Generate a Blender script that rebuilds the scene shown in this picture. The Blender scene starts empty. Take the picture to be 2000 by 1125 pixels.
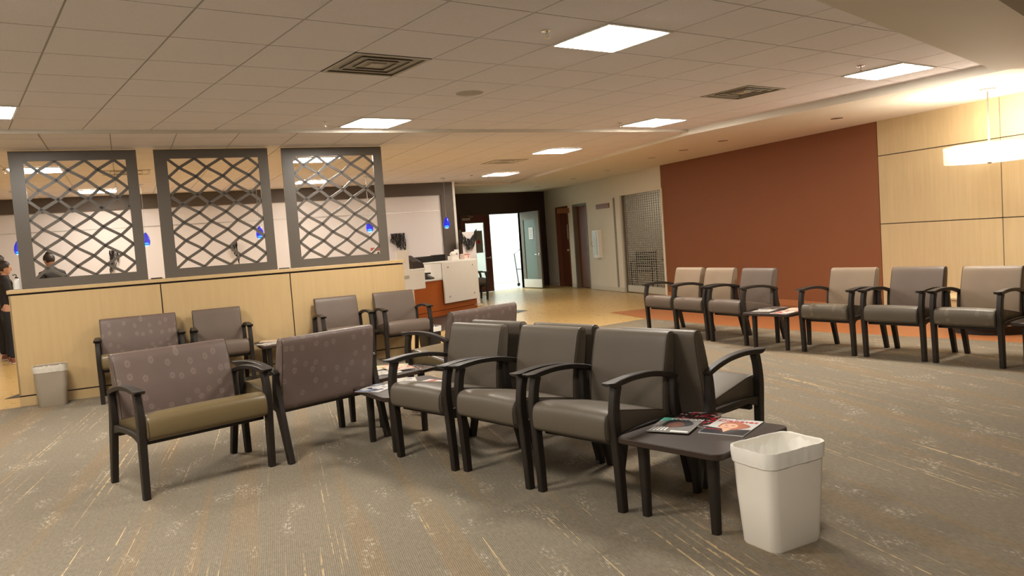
import bpy, bmesh, math, random
from mathutils import Vector, Matrix
random.seed(7)
PI = math.pi
D = bpy.data
S = bpy.context.scene
COL = S.collection

# ------------------------------------------------------------------ camera
CAM_R = Vector((0.8025558, -0.5924086, -0.0704004))
CAM_U = Vector((0.0943154, 0.0094696, 0.9954973))
CAM_F = Vector((0.5890745, 0.8055820, -0.0634731))
F_PX = 1542.96
H = 1.429
cam_data = D.cameras.new('camera')
cam_data.sensor_width = 36.0
cam_data.sensor_fit = 'HORIZONTAL'
cam_data.lens = F_PX / 2000.0 * 36.0
cam_data.clip_end = 200
cam = D.objects.new('camera', cam_data)
COL.objects.link(cam)
m3 = Matrix((CAM_R, CAM_U, -CAM_F)).transposed()
cam.matrix_world = Matrix.Translation((0, 0, H)) @ m3.to_4x4()
S.camera = cam

# ------------------------------------------------------------------ world and exposure
w = D.worlds.new('world'); S.world = w; w.use_nodes = True
bgn = w.node_tree.nodes['Background']
bgn.inputs[0].default_value = (1.0, 0.86, 0.70, 1); bgn.inputs[1].default_value = 0.02
S.view_settings.view_transform = 'Standard'
S.view_settings.look = 'None'
S.view_settings.gamma = 1
S.view_settings.use_curve_mapping = False
S.view_settings.exposure = 0.22
TROFFER_W = 74.0       # emission of the ceiling troffers
RECEPTION_W = 43.0
WARM = (1.0, 0.83, 0.62)

# ------------------------------------------------------------------ levels and lines of the plan
Z1 = 2.758             # main tile ceiling
Z2 = 2.725             # tile ceiling over the reception
Z3 = 2.68              # plaster soffit along the right wall
def hw_y(x): return 10.0 - 0.181 * x          # face of the half wall
def bw_y(x): return 16.9 - 0.24 * x           # reception back wall
def rw_x(y): return 9.26 + 0.257 * y          # right wall (panels)
def fw_x(y): return 8.46 + 0.33 * y           # right wall further back
A_HW = -math.atan(0.181)
A_BW = -math.atan(0.24)
A_RW = math.atan(0.257)                       # measured from +Y towards +X

def ray(u, v):
    return CAM_F + CAM_R * ((u - 1000) / F_PX) - CAM_U * ((v - 562.5) / F_PX)
def on_z(u, v, z):
    d = ray(u, v); t = (z - H) / d.z
    return Vector((d.x * t, d.y * t, z))
def on_line(u, v, a, b):                      # vertical plane y = a + b x
    d = ray(u, v); t = a / (d.y - b * d.x)
    return Vector((d.x * t, d.y * t, H + d.z * t))

# ------------------------------------------------------------------ materials
MATS = {}
def new_mat(name):
    m = D.materials.new(name); m.use_nodes = True
    nt = m.node_tree
    return m, nt, nt.nodes['Principled BSDF']
def N(nt, typ, **kw):
    n = nt.nodes.new(typ)
    for k, v in kw.items():
        setattr(n, k, v)
    return n
def lk(nt, a, b): nt.links.new(a, b)
def ramp(nt, src, stops):
    r = N(nt, 'ShaderNodeValToRGB')
    cr = r.color_ramp
    while len(cr.elements) < len(stops): cr.elements.new(0.5)
    for e, (p, c) in zip(cr.elements, stops):
        e.position = p; e.color = c if len(c) == 4 else (*c, 1)
    lk(nt, src, r.inputs[0])
    return r.outputs[0]
def coords(nt, scale=(1, 1, 1), rot=(0, 0, 0), kind='Object'):
    tc = N(nt, 'ShaderNodeTexCoord'); mp = N(nt, 'ShaderNodeMapping')
    mp.inputs['Scale'].default_value = scale; mp.inputs['Rotation'].default_value = rot
    lk(nt, tc.outputs[kind], mp.inputs[0])
    return mp.outputs[0]
def noise(nt, vec, scale=5, detail=3, rough=0.5):
    n = N(nt, 'ShaderNodeTexNoise'); n.inputs['Scale'].default_value = scale
    n.inputs['Detail'].default_value = detail; n.inputs['Roughness'].default_value = rough
    lk(nt, vec, n.inputs['Vector']); return n.outputs['Fac']
def mix(nt, fac, a, b, mode='MIX'):
    n = N(nt, 'ShaderNodeMix', data_type='RGBA', blend_type=mode)
    for sock, val in ((n.inputs[0], fac), (n.inputs[6], a), (n.inputs[7], b)):
        if isinstance(val, (int, float)): sock.default_value = val
        elif isinstance(val, tuple): sock.default_value = (*val[:3], 1)
        else: lk(nt, val, sock)
    return n.outputs[2]
def mth(nt, op, a, b=0.0):
    n = N(nt, 'ShaderNodeMath', operation=op)
    for i, v in enumerate((a, b)):
        if isinstance(v, (int, float)): n.inputs[i].default_value = v
        else: lk(nt, v, n.inputs[i])
    return n.outputs[0]
def bump(nt, bsdf, h, strength=0.2, dist=0.002):
    b = N(nt, 'ShaderNodeBump'); b.inputs['Strength'].default_value = strength
    b.inputs['Distance'].default_value = dist
    lk(nt, h, b.inputs['Height']); lk(nt, b.outputs[0], bsdf.inputs['Normal'])

def mat_plain(name, col, rough=0.5, metal=0.0, var=0.06, nscale=20, bmp=0.0, spec=0.5):
    if name in MATS: return MATS[name]
    m, nt, b = new_mat(name)
    f = noise(nt, coords(nt), nscale, 3)
    dark = tuple(c * (1 - var) for c in col); lite = tuple(min(1, c * (1 + var)) for c in col)
    lk(nt, mix(nt, f, dark, lite), b.inputs['Base Color'])
    b.inputs['Roughness'].default_value = rough; b.inputs['Metallic'].default_value = metal
    b.inputs['Specular IOR Level'].default_value = spec
    if bmp: bump(nt, b, noise(nt, coords(nt), nscale * 8, 4), bmp, 0.001)
    MATS[name] = m; return m
def mat_vinyl(name, col, rough=0.42, printed=None):
    """upholstery vinyl, optionally printed with small pale ring flowers"""
    if name in MATS: return MATS[name]
    m, nt, b = new_mat(name)
    v = coords(nt)
    f = noise(nt, v, 6, 4)
    base = mix(nt, f, tuple(c * 0.9 for c in col), tuple(c * 1.1 for c in col))
    if printed:
        sx_ = N(nt, 'ShaderNodeSeparateXYZ'); lk(nt, v, sx_.inputs[0])
        cx_ = N(nt, 'ShaderNodeCombineXYZ'); lk(nt, mth(nt, 'MULTIPLY', sx_.outputs[0], 12.0), cx_.inputs[0])
        lk(nt, mth(nt, 'MULTIPLY', mth(nt, 'SUBTRACT', sx_.outputs[2], sx_.outputs[1]), 12.0), cx_.inputs[1]); sq = cx_.outputs[0]
        vo = N(nt, 'ShaderNodeTexVoronoi', voronoi_dimensions='2D'); vo.inputs['Scale'].default_value = 1.0
        vo.inputs['Randomness'].default_value = 0.8
        nz = N(nt, 'ShaderNodeTexNoise'); nz.inputs['Scale'].default_value = 70
        lk(nt, v, nz.inputs['Vector'])
        wob = N(nt, 'ShaderNodeVectorMath', operation='MULTIPLY_ADD')
        lk(nt, nz.outputs['Color'], wob.inputs[0]); wob.inputs[1].default_value = (0.12,) * 3
        lk(nt, sq, wob.inputs[2]); lk(nt, wob.outputs[0], vo.inputs['Vector'])
        ringm = ramp(nt, vo.outputs['Distance'], [(0.0, (0.3,) * 3), (0.07, (0.35,) * 3), (0.12, (1,) * 3), (0.19, (0.85,) * 3), (0.235, (0, 0, 0))])
        sel = N(nt, 'ShaderNodeSeparateColor'); lk(nt, vo.outputs['Color'], sel.inputs[0])
        on = mth(nt, 'GREATER_THAN', sel.outputs[0], 0.35)
        amt = mth(nt, 'MULTIPLY', mth(nt, 'MULTIPLY', ringm, on), mth(nt, 'MULTIPLY_ADD', sel.outputs[1], 0.3))
        base = mix(nt, mth(nt, 'MULTIPLY', amt, 0.5), base, printed[0])
    lk(nt, base, b.inputs['Base Color']); b.inputs['Specular IOR Level'].default_value = 0.38
    b.inputs['Roughness'].default_value = rough
    bump(nt, b, noise(nt, v, 350, 2), 0.12, 0.0006)
    MATS[name] = m; return m
def mat_wood(name, col, rough=0.4, axis='z', contrast=0.10, scale=14, coat=0.0):
    if name in MATS: return MATS[name]
    m, nt, b = new_mat(name)
    sc = {'z': (scale, scale, scale * 0.06), 'x': (scale * 0.06, scale, scale), 'y': (scale, scale * 0.06, scale)}[axis]
    v = coords(nt, sc)
    f = noise(nt, v, 1.6, 6, 0.6)
    f2 = noise(nt, coords(nt), 0.9, 2)
    c1 = tuple(c * (1 - contrast) for c in col); c2 = tuple(min(1, c * (1 + contrast)) for c in col)
    g = ramp(nt, f, [(0.3, c1), (0.7, c2)])
    g = mix(nt, mth(nt, 'MULTIPLY', f2, 0.25), g, tuple(c * 0.88 for c in col))
    lk(nt, g, b.inputs['Base Color']); b.inputs['Roughness'].default_value = rough
    b.inputs['Coat Weight'].default_value = coat
    bump(nt, b, f, 0.05, 0.001)
    MATS[name] = m; return m
def mat_emit(name, col, strength):
    if name in MATS: return MATS[name]
    m, nt, b = new_mat(name)
    b.inputs['Base Color'].default_value = (0.8, 0.8, 0.8, 1)
    b.inputs['Emission Color'].default_value = (*col, 1); b.inputs['Emission Strength'].default_value = strength
    MATS[name] = m; return m
def mat_glass(name, col=(1, 1, 1), rough=0.0, alpha=None):
    if name in MATS: return MATS[name]
    m, nt, b = new_mat(name)
    b.inputs['Base Color'].default_value = (*col, 1); b.inputs['Roughness'].default_value = rough
    if alpha is None:
        b.inputs['Transmission Weight'].default_value = 1.0; b.inputs['IOR'].default_value = 1.2
    else:
        b.inputs['Alpha'].default_value = alpha
    MATS[name] = m; return m

def make_carpet():
    m, nt, b = new_mat('carpet_loop')
    ang = math.radians(19.76)
    # u across the ribs, v along them
    tc = N(nt, 'ShaderNodeTexCoord'); mp = N(nt, 'ShaderNodeMapping')
    mp.inputs['Rotation'].default_value = (0, 0, ang)
    lk(nt, tc.outputs['Object'], mp.inputs[0]); p = mp.outputs[0]
    def sc(x, y, off=0.0):
        q = N(nt, 'ShaderNodeMapping'); q.inputs['Scale'].default_value = (x, y, 1)
        q.inputs['Location'].default_value = (off, off * 0.7, 0)
        lk(nt, p, q.inputs[0]); return q.outputs[0]
    base = mix(nt, ramp(nt, noise(nt, sc(1.1, .35), 1, 2), [(0.35, (0, 0, 0)), (0.65, (1, 1, 1))]), (0.225, 0.205, 0.165), (0.265, 0.232, 0.178))
    band = ramp(nt, noise(nt, sc(5.5, .16, 3.1), 1, 1), [(0.54, (0, 0, 0)), (0.60, (1, 1, 1))])
    base = mix(nt, mth(nt, 'MULTIPLY', band, 0.62), base, (0.300, 0.215, 0.125))
    mot = noise(nt, sc(70, 26), 1, 4, 0.7)
    base = mix(nt, 0.34, base, ramp(nt, mot, [(0.3, (0.11, 0.10, 0.085)), (0.7, (0.40, 0.36, 0.29))]))
    # thin pale straw coloured yarns, long and broken
    st = ramp(nt, noise(nt, sc(62, .35, 9.0), 1, 1), [(0.655, (0, 0, 0)), (0.675, (1, 1, 1))])
    stm = ramp(nt, noise(nt, sc(2.6, .55, 5.5), 1, 2), [(0.46, (0, 0, 0)), (0.56, (1, 1, 1))])
    brk = ramp(nt, noise(nt, sc(40, 14, 1.0), 1, 2), [(0.42, (0, 0, 0)), (0.52, (1, 1, 1))])
    stf = mth(nt, 'MULTIPLY', mth(nt, 'MULTIPLY', st, stm), brk)
    base = mix(nt, mth(nt, 'MULTIPLY', stf, 0.92), base, (0.70, 0.54, 0.33))
    # whitish flecks in clusters
    fl = ramp(nt, noise(nt, sc(60, 30, 2.0), 1, 4, 0.7), [(0.52, (0, 0, 0)), (0.60, (1, 1, 1))])
    flm = ramp(nt, noise(nt, sc(6.5, 2.6, 7.7), 1, 2), [(0.57, (0, 0, 0)), (0.66, (1, 1, 1))])
    base = mix(nt, mth(nt, 'MULTIPLY', mth(nt, 'MULTIPLY', fl, flm), 0.75), base, (0.62, 0.58, 0.49))
    # ribs
    sep = N(nt, 'ShaderNodeSeparateXYZ'); lk(nt, p, sep.inputs[0])
    rib = mth(nt, 'SINE', mth(nt, 'MULTIPLY', sep.outputs[0], 2 * PI / 0.0095))
    ribf = mth(nt, 'MULTIPLY_ADD', rib, 0.5); 
    base = mix(nt, mth(nt, 'MULTIPLY', ribf, 0.36), base, (0.085, 0.072, 0.052))
    base = mix(nt, 1.0, base, (0.93, 0.885, 0.83), 'MULTIPLY')
    lk(nt, base, b.inputs['Base Color']); b.inputs['Roughness'].default_value = 0.95
    b.inputs['Specular IOR Level'].default_value = 0.15
    bump(nt, b, mth(nt, 'ADD', mth(nt, 'MULTIPLY', rib, 0.5), mot), 0.5, 0.003)
    return m
def make_floor_vinyl(name, col, rough=0.28):
    m, nt, b = new_mat(name)
    f = noise(nt, coords(nt), 9, 8, 0.75)
    f2 = noise(nt, coords(nt), 0.7, 2)
    c = ramp(nt, f, [(0.25, tuple(x * 0.93 for x in col)), (0.75, tuple(x * 1.06 for x in col))])
    c = mix(nt, mth(nt, 'MULTIPLY', f2, 0.3), c, tuple(x * 0.8 for x in col))
    lk(nt, c, b.inputs['Base Color'])
    lk(nt, ramp(nt, f, [(0.2, (rough - .05,) * 3), (0.8, (rough + .08,) * 3)]), b.inputs['Roughness'])
    return m
def make_tile():
    m, nt, b = new_mat('ceiling_tile')
    f = noise(nt, coords(nt), 160, 4, 0.7)
    lk(nt, ramp(nt, f, [(0.3, (0.76, 0.725, 0.745)), (0.7, (0.89, 0.855, 0.875))]), b.inputs['Base Color'])
    b.inputs['Roughness'].default_value = 0.9
    bump(nt, b, f, 0.3, 0.002)
    return m

M_CARPET = make_carpet()
M_VIN = make_floor_vinyl('yellow_sheet_vinyl', (0.56, 0.38, 0.15))
M_VINR = make_floor_vinyl('terracotta_sheet_vinyl', (0.40, 0.15, 0.055), 0.4)
M_VINB = make_floor_vinyl('charcoal_sheet_vinyl', (0.035, 0.030, 0.027), 0.4)
M_TILE = make_tile()
M_TBAR = mat_plain('ceiling_grid_paint', (0.42, 0.39, 0.35), 0.6)
M_PLASTER = mat_plain('soffit_plaster', (0.76, 0.71, 0.62), 0.75, var=0.02, nscale=3)
M_WALLW = mat_plain('cream_wall_paint', (0.74, 0.69, 0.58), 0.55, var=0.02, nscale=2)
M_WALLP = mat_plain('pale_lilac_wall_panel', (0.73, 0.70, 0.72), 0.35, var=0.02, nscale=2)
M_DARKW = mat_plain('dark_brown_wall_paint', (0.042, 0.022, 0.016), 0.5, var=0.1, nscale=2)
M_BULK = mat_plain('taupe_bulkhead_paint', (0.085, 0.066, 0.052), 0.5, var=0.05, nscale=3)
M_MAPLE = mat_wood('maple_laminate', (0.52, 0.365, 0.18), 0.42, 'z', 0.05)
M_MAPLE2 = mat_wood('maple_wall_panel', (0.56, 0.43, 0.24), 0.42, 'z', 0.07)
M_TERRA = mat_plain('terracotta_wall_panel', (0.225, 0.073, 0.024), 0.6, var=0.05, nscale=1.5)
M_REVEAL = mat_plain('dark_reveal', (0.03, 0.016, 0.01), 0.6)
M_BASE = mat_plain('tan_rubber_base', (0.50, 0.42, 0.30), 0.5)
M_BASEW = mat_plain('cream_rubber_base', (0.62, 0.57, 0.47), 0.45)
M_FRAME = mat_plain('dark_chair_frame', (0.0165, 0.0120, 0.009), 0.45, var=0.15, nscale=30, spec=.4)
M_TABLE = mat_plain('espresso_laminate', (0.034, 0.021, 0.015), 0.42, var=0.12, nscale=40, spec=.4)
M_SCREEN = mat_plain('grey_brown_screen_paint', (0.108, 0.091, 0.074), 0.34, var=0.03, nscale=6)
M_STEEL = mat_plain('brushed_steel', (0.55, 0.53, 0.50), 0.3, 1.0, 0.04)
M_CHROME = mat_plain('chrome', (0.75, 0.73, 0.70), 0.15, 1.0, 0.02)
M_WHITE = mat_plain('white_plastic', (0.78, 0.76, 0.72), 0.35, var=0.02)
M_BLACK = mat_plain('black_plastic', (0.012, 0.012, 0.012), 0.4)
M_BAG = mat_plain('white_bin_liner', (0.88, 0.86, 0.80), 0.35, var=0.05, nscale=25)
M_CANW = mat_plain('white_bin_plastic', (0.84, 0.80, 0.72), 0.32, var=0.03, nscale=6)
M_CANT = mat_plain('beige_bin_plastic', (0.30, 0.25, 0.19), 0.4, var=0.03, nscale=6)
M_PAPER = mat_plain('paper', (0.78, 0.75, 0.70), 0.5)
M_SKIN = mat_plain('skin', (0.55, 0.30, 0.20), 0.5, var=0.06)
M_HAIR = mat_plain('dark_brown_hair', (0.022, 0.013, 0.008), 0.55, var=0.4, nscale=120, bmp=0.3)
M_DOORW = mat_wood('red_brown_door_veneer', (0.16, 0.050, 0.022), 0.4, 'z', 0.12)
M_DOORD = mat_wood('mahogany_door_veneer', (0.085, 0.020, 0.012), 0.35, 'z', 0.15)
M_JAMB = mat_plain('grey_brown_door_frame', (0.16, 0.13, 0.09), 0.45)
V_TAUPE = mat_vinyl('taupe_vinyl', (0.098, 0.080, 0.059), 0.47)
V_TAN = mat_vinyl('tan_vinyl', (0.215, 0.155, 0.103), 0.46)
V_MAUVE = mat_vinyl('mauve_brown_vinyl', (0.120, 0.088, 0.068), 0.46)
V_OLIVE = mat_vinyl('olive_bronze_vinyl', (0.135, 0.098, 0.046), 0.36)
V_PRINT = mat_vinyl('printed_mauve_vinyl', (0.130, 0.092, 0.078), 0.47, ((0.29, 0.225, 0.19), True))
V_PRINTS = mat_vinyl('printed_seat_vinyl', (0.105, 0.083, 0.058), 0.42, ((0.25, 0.205, 0.15), False))
V_PIPE = mat_plain('dark_piping', (0.05, 0.036, 0.027), 0.45)

# ------------------------------------------------------------------ mesh helpers
def BM(): return bmesh.new()
def obj(name, bm, mat, parent=None, smooth=False, loc=None):
    me = D.meshes.new(name)
    bmesh.ops.recalc_face_normals(bm, faces=bm.faces)
    bm.to_mesh(me); bm.free()
    if smooth:
        for p in me.polygons: p.use_smooth = True
        try: me.set_sharp_from_angle(angle=math.radians(42))
        except Exception: pass
    mats = mat if isinstance(mat, (list, tuple)) else [mat]
    for mm in mats: me.materials.append(mm)
    o = D.objects.new(name, me); COL.objects.link(o)
    if parent: o.parent = parent
    if loc: o.location = loc
    return o
def empty(name, loc=(0, 0, 0), rz=0.0):
    o = D.objects.new(name, None); COL.objects.link(o)
    o.empty_display_size = 0.1
    o.location = loc; o.rotation_euler = (0, 0, rz); return o
def tag(o, label, cat, group=None, kind=None):
    o['label'] = label; o['category'] = cat
    if group: o['group'] = group
    if kind: o['kind'] = kind
    return o
def struct(name, bm, mat, parent=None, smooth=False):
    o = obj(name, bm, mat, parent, smooth)
    if not parent: o['kind'] = 'structure'
    return o
def thing(name, label, cat, loc=(0, 0, 0), rz=0.0, group=None):
    return tag(empty(name, loc, rz), label, cat, group)
def xf(verts, M):
    if M is not None:
        for v in verts: v.co = M @ v.co
def box(bm, x0, x1, y0, y1, z0, z1, bev=0.0, M=None, segs=2):
    r = bmesh.ops.create_cube(bm, size=1.0)
    vs = r['verts']
    for v in vs:
        v.co = Vector((x0 + (v.co.x + .5) * (x1 - x0), y0 + (v.co.y + .5) * (y1 - y0), z0 + (v.co.z + .5) * (z1 - z0)))
    if bev > 0:
        es = list({e for v in vs for e in v.link_edges})
        r = bmesh.ops.bevel(bm, geom=es, offset=bev, segments=segs, profile=0.5, affect='EDGES')
        vs = list({v for f in r['faces'] for v in f.verts} | {v for v in vs if v.is_valid})
    xf(vs, M); return vs
def poly(bm, pts, z0, z1=None, M=None):
    """flat polygon at z0, or prism to z1"""
    b = [bm.verts.new((x, y, z0)) for x, y in pts]
    vs = list(b)
    f = bm.faces.new(b)
    if z1 is not None:
        t = [bm.verts.new((x, y, z1)) for x, y in pts]; vs += t
        bm.faces.new(list(reversed(t)))
        n = len(b)
        for i in range(n): bm.faces.new((b[i], b[(i + 1) % n], t[(i + 1) % n], t[i]))
    xf(vs, M); return vs
def rrect(x0, x1, y0, y1, r, n=5):
    out = []
    for cx, cy, a0 in ((x1 - r, y1 - r, 0), (x0 + r, y1 - r, 90), (x0 + r, y0 + r, 180), (x1 - r, y0 + r, 270)):
        for k in range(n + 1):
            a = math.radians(a0 + 90 * k / n); out.append((cx + r * math.cos(a), cy + r * math.sin(a)))
    return out
def loft(bm, rings, close=True, cap=True, M=None):
    R = [[bm.verts.new(p) for p in ring] for ring in rings]
    n = len(R[0])
    for a, b in zip(R, R[1:]):
        for i in range(n if close else n - 1):
            bm.faces.new((a[i], a[(i + 1) % n], b[(i + 1) % n], b[i]))
    if cap and close:
        bm.faces.new(list(reversed(R[0]))); bm.faces.new(R[-1])
    vs = [v for r in R for v in r]; xf(vs, M); return vs
def lathe(bm, prof, n=24, M=None, cap=True):
    rings = [[(r * math.cos(2 * PI * k / n), r * math.sin(2 * PI * k / n), z) for k in range(n)] for r, z in prof]
    return loft(bm, rings, True, cap, M)
def tube(bm, pts, r, n=8, M=None):
    """round tube through points; r number or list"""
    pts = [Vector(p) for p in pts]; rings = []
    for i, p in enumerate(pts):
        t = (pts[min(i + 1, len(pts) - 1)] - pts[max(i - 1, 0)]).normalized()
        up = Vector((0, 0, 1)) if abs(t.z) < 0.95 else Vector((1, 0, 0))
        a = t.cross(up).normalized(); b = t.cross(a)
        rr = r[i] if isinstance(r, (list, tuple)) else r
        rings.append([tuple(p + a * (rr * math.cos(2 * PI * k / n)) + b * (rr * math.sin(2 * PI * k / n))) for k in range(n)])
    return loft(bm, rings, True, True, M)
def smooth_closed(pts, it=2):
    for _ in range(it):
        q = []
        for i in range(len(pts)):
            a, b = pts[i], pts[(i + 1) % len(pts)]
            q.append((a[0] * .75 + b[0] * .25, a[1] * .75 + b[1] * .25)); q.append((a[0] * .25 + b[0] * .75, a[1] * .25 + b[1] * .75))
        pts = q
    return pts
def catmull(pts, sub=5):
    out = []
    P = [pts[0]] + list(pts) + [pts[-1]]
    for i in range(1, len(P) - 2):
        for k in range(sub):
            t = k / sub
            out.append(tuple(0.5 * ((2 * P[i][j]) + (-P[i - 1][j] + P[i + 1][j]) * t + (2 * P[i - 1][j] - 5 * P[i][j] + 4 * P[i + 1][j] - P[i + 2][j]) * t * t + (-P[i - 1][j] + 3 * P[i][j] - 3 * P[i + 1][j] + P[i + 2][j]) * t ** 3) for j in range(len(P[0]))))
    out.append(tuple(pts[-1])); return out
def inset(pts, d):
    n = len(pts); out = []
    area = sum(pts[i][0] * pts[(i + 1) % n][1] - pts[(i + 1) % n][0] * pts[i][1] for i in range(n))
    s = 1 if area > 0 else -1
    for i in range(n):
        a, b = pts[i - 1], pts[(i + 1) % n]
        tx, ty = b[0] - a[0], b[1] - a[1]; L = math.hypot(tx, ty) or 1
        out.append((pts[i][0] - s * ty / L * d, pts[i][1] + s * tx / L * d))
    return out
def cushion(bm, prof, w, r=0.02, crown=0.0, nx=8, crown_top=None):
    """closed profile in (y,z) extruded over x in [-w,w] with rolled edges"""
    secs = []
    for k in range(5):
        ph = k / 4 * PI / 2; secs.append((-w + r * (1 - math.cos(ph)), r * (1 - math.sin(ph))))
    for k in range(1, nx): secs.append((-w + r + (2 * w - 2 * r) * k / nx, 0))
    for k in range(4, -1, -1):
        ph = k / 4 * PI / 2; secs.append((w - r * (1 - math.cos(ph)), r * (1 - math.sin(ph))))
    zc = sum(p[1] for p in prof) / len(prof)
    rings = []
    for x, d in secs:
        q = inset(prof, d) if d > 1e-6 else prof
        c = crown * (1 - (x / w) ** 2)
        rings.append([(x, y, z + (c if z > zc else 0)) for y, z in q])
    return loft(bm, rings)
def sweep_yz(bm, x0, secs, corner=0.25, M=None):
    """bar in a plane x = x0; secs (y, z, half width in x, thickness in plane)"""
    rings = []
    for i, s in enumerate(secs):
        a, b = secs[max(i - 1, 0)], secs[min(i + 1, len(secs) - 1)]
        ty, tz = b[0] - a[0], b[1] - a[1]; L = math.hypot(ty, tz) or 1
        ny, nz = -tz / L, ty / L
        hw, th = s[2], s[3] / 2; c = min(hw, th) * corner
        pts = [(hw - c, th), (hw, th - c), (hw, -th + c), (hw - c, -th), (-hw + c, -th), (-hw, -th + c), (-hw, th - c), (-hw + c, th)]
        xo = s[4] if len(s) > 4 else 0.0
        rings.append([(x0 + xo + px, s[0] + ny * pz, s[1] + nz * pz) for px, pz in pts])
    return loft(bm, rings, M=M)
def text_part(name, s, size, loc, rot, mat, parent, extrude=0.0004):
    cu = D.curves.new(name, 'FONT'); cu.body = s; cu.size = size; cu.extrude = extrude
    cu.align_x = 'CENTER'; cu.align_y = 'CENTER'
    to = D.objects.new('tmp_text', cu); COL.objects.link(to)
    dg = bpy.context.evaluated_depsgraph_get(); dg.update()
    me = D.meshes.new_from_object(to.evaluated_get(dg)); D.objects.remove(to)
    me.materials.clear(); me.materials.append(mat)
    o = D.objects.new(name, me); COL.objects.link(o)
    o.parent = parent; o.location = loc; o.rotation_euler = rot
    return o
def copy_tree(o, parent=None):
    c = o.copy(); COL.objects.link(c)
    c.parent = parent
    for ch in list(o.children): copy_tree(ch, c)
    return c
def set_mat(o, m):
    for sl in o.material_slots:
        sl.link = 'OBJECT'; sl.material = m
def find(root, name):
    for ch in root.children:
        if ch.name.split('.')[0] == name: return ch
def clip_poly(pts, a, b):
    """keep the part of polygon left of the line a->b"""
    out = []
    def side(p): return (b[0] - a[0]) * (p[1] - a[1]) - (b[1] - a[1]) * (p[0] - a[0])
    for i in range(len(pts)):
        p, q = pts[i], pts[(i + 1) % len(pts)]
        sp, sq = side(p), side(q)
        if sp >= 0: out.append(p)
        if sp * sq < 0:
            t = sp / (sp - sq); out.append((p[0] + (q[0] - p[0]) * t, p[1] + (q[1] - p[1]) * t))
    return out

# ------------------------------------------------------------------ room shell
XL, YB = -6.5, -6.5
bm = BM(); poly(bm, [(XL, YB), (18, YB), (18, 24), (XL, 24)], -0.006); struct('floor', bm, M_VIN)
CARPET = [(XL, YB), (8.9, YB), (8.84, 3.96), (8.76, 6.13), (8.83, 7.26), (9.07, 8.83), (8.0, 8.85), (4.93, 9.16), (0.62, 9.88), (XL, 11.2)]
bm = BM(); poly(bm, CARPET, 0.0); o = struct('floor_carpet', bm, M_CARPET)
bm = BM(); poly(bm, [(8.9, YB), (12.3, YB), (12.3, 9.30), (9.53, 10.17), (9.07, 8.83), (8.83, 7.26), (8.76, 6.13), (8.84, 3.96)], -0.003); struct('floor_terracotta', bm, M_VINR)
bm = BM(); poly(bm, [(9.28, 12.2), (9.10, 13.95), (6.0, 13.6), (6.3, 10.9)], -0.003)
poly(bm, [(0.54, 10.73), (1.9, 10.2), (1.9, 12.9)], -0.003); struct('floor_charcoal', bm, M_VINB)

L1a, L1b = (XL, 9.92), (8.65, 7.44)
L2a, L2b = (7.65, YB), (8.65, 7.44)
L3b = (11.10, 14.95)
def tile_field(name, origin, du, dv, clips, z, rng, skip, T):
    bm = BM(); g = 0.006; d = 0.007
    for i in range(*rng[0]):
        for j in range(*rng[1]):
            if (i, j) in skip: continue
            def P(a, b): return (origin[0] + du[0] * a + dv[0] * b, origin[1] + du[1] * a + dv[1] * b)
            e = g / 0.6
            q = [P(i + e, j + e), P(i + 1 - e, j + e), P(i + 1 - e, j + 1 - e), P(i + e, j + 1 - e)]
            for a, b in clips:
                q = clip_poly(q, a, b)
                if len(q) < 3: break
            if len(q) < 3: continue
            # drop doubled points
            r = [q[k] for k in range(len(q)) if math.dist(q[k], q[k - 1]) > 1e-4]
            if len(r) < 3: continue
            lo = [bm.verts.new((x, y, z)) for x, y in r]; hi = [bm.verts.new((x, y, z + d)) for x, y in r]
            bm.faces.new(lo)
            for k in range(len(r)): bm.faces.new((lo[k], lo[(k + 1) % len(r)], hi[(k + 1) % len(r)], hi[k]))
    return struct(name, bm, T)
G0 = (0.665, 4.388); GU = (0.597, -0.0097); GV = (0.0063, 0.613)
def cell(i, j, z=Z1): return Vector((G0[0] + GU[0] * i + GV[0] * j, G0[1] + GU[1] * i + GV[1] * j, z))
LIGHTS = [(5, -1), (5, 5), (11, 4), (11, -1), (-1, 5), (-1, -1), (-7, 5), (-7, -1), (-1, -7)]
VENTS = [(3, 1), (10, 1)]
tile_field('ceiling', G0, GU, GV, [(L1b, L1a), (L2a, L2b), ((XL, 30), (XL, YB)), ((XL, YB), (20, YB))], Z1,
           ((-13, 15), (-19, 9)), set(LIGHTS) | set(VENTS), M_TILE)
bm = BM(); poly(bm, [(XL, YB), L2a, L2b, L1a], Z1 + 0.007, Z1 + 0.02); struct('ceiling_grid', bm, M_TBAR)
# reception ceiling, its grid parallel to the half wall
U2 = (0.61 * math.cos(A_HW), 0.61 * math.sin(A_HW)); V2 = (-0.61 * math.sin(A_HW), 0.61 * math.cos(A_HW))
O2 = (4.33, 10.30)
REC_L = [(0, 0), (0, 5), (-6, 0), (-6, 6), (6, 0), (6, 5)]
tile_field('ceiling_reception', O2, U2, V2, [(L1a, L1b), (L1b, L3b), (L3b, (XL, 18.3)), ((XL, 30), (XL, YB))], Z2,
           ((-22, 14), (-6, 18)), set(), M_TILE)
bm = BM(); poly(bm, [L1a, L1b, L3b, (XL, 18.3)], Z2 + 0.007, Z2 + 0.06); struct('ceiling_reception_grid', bm, M_TBAR)
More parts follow.
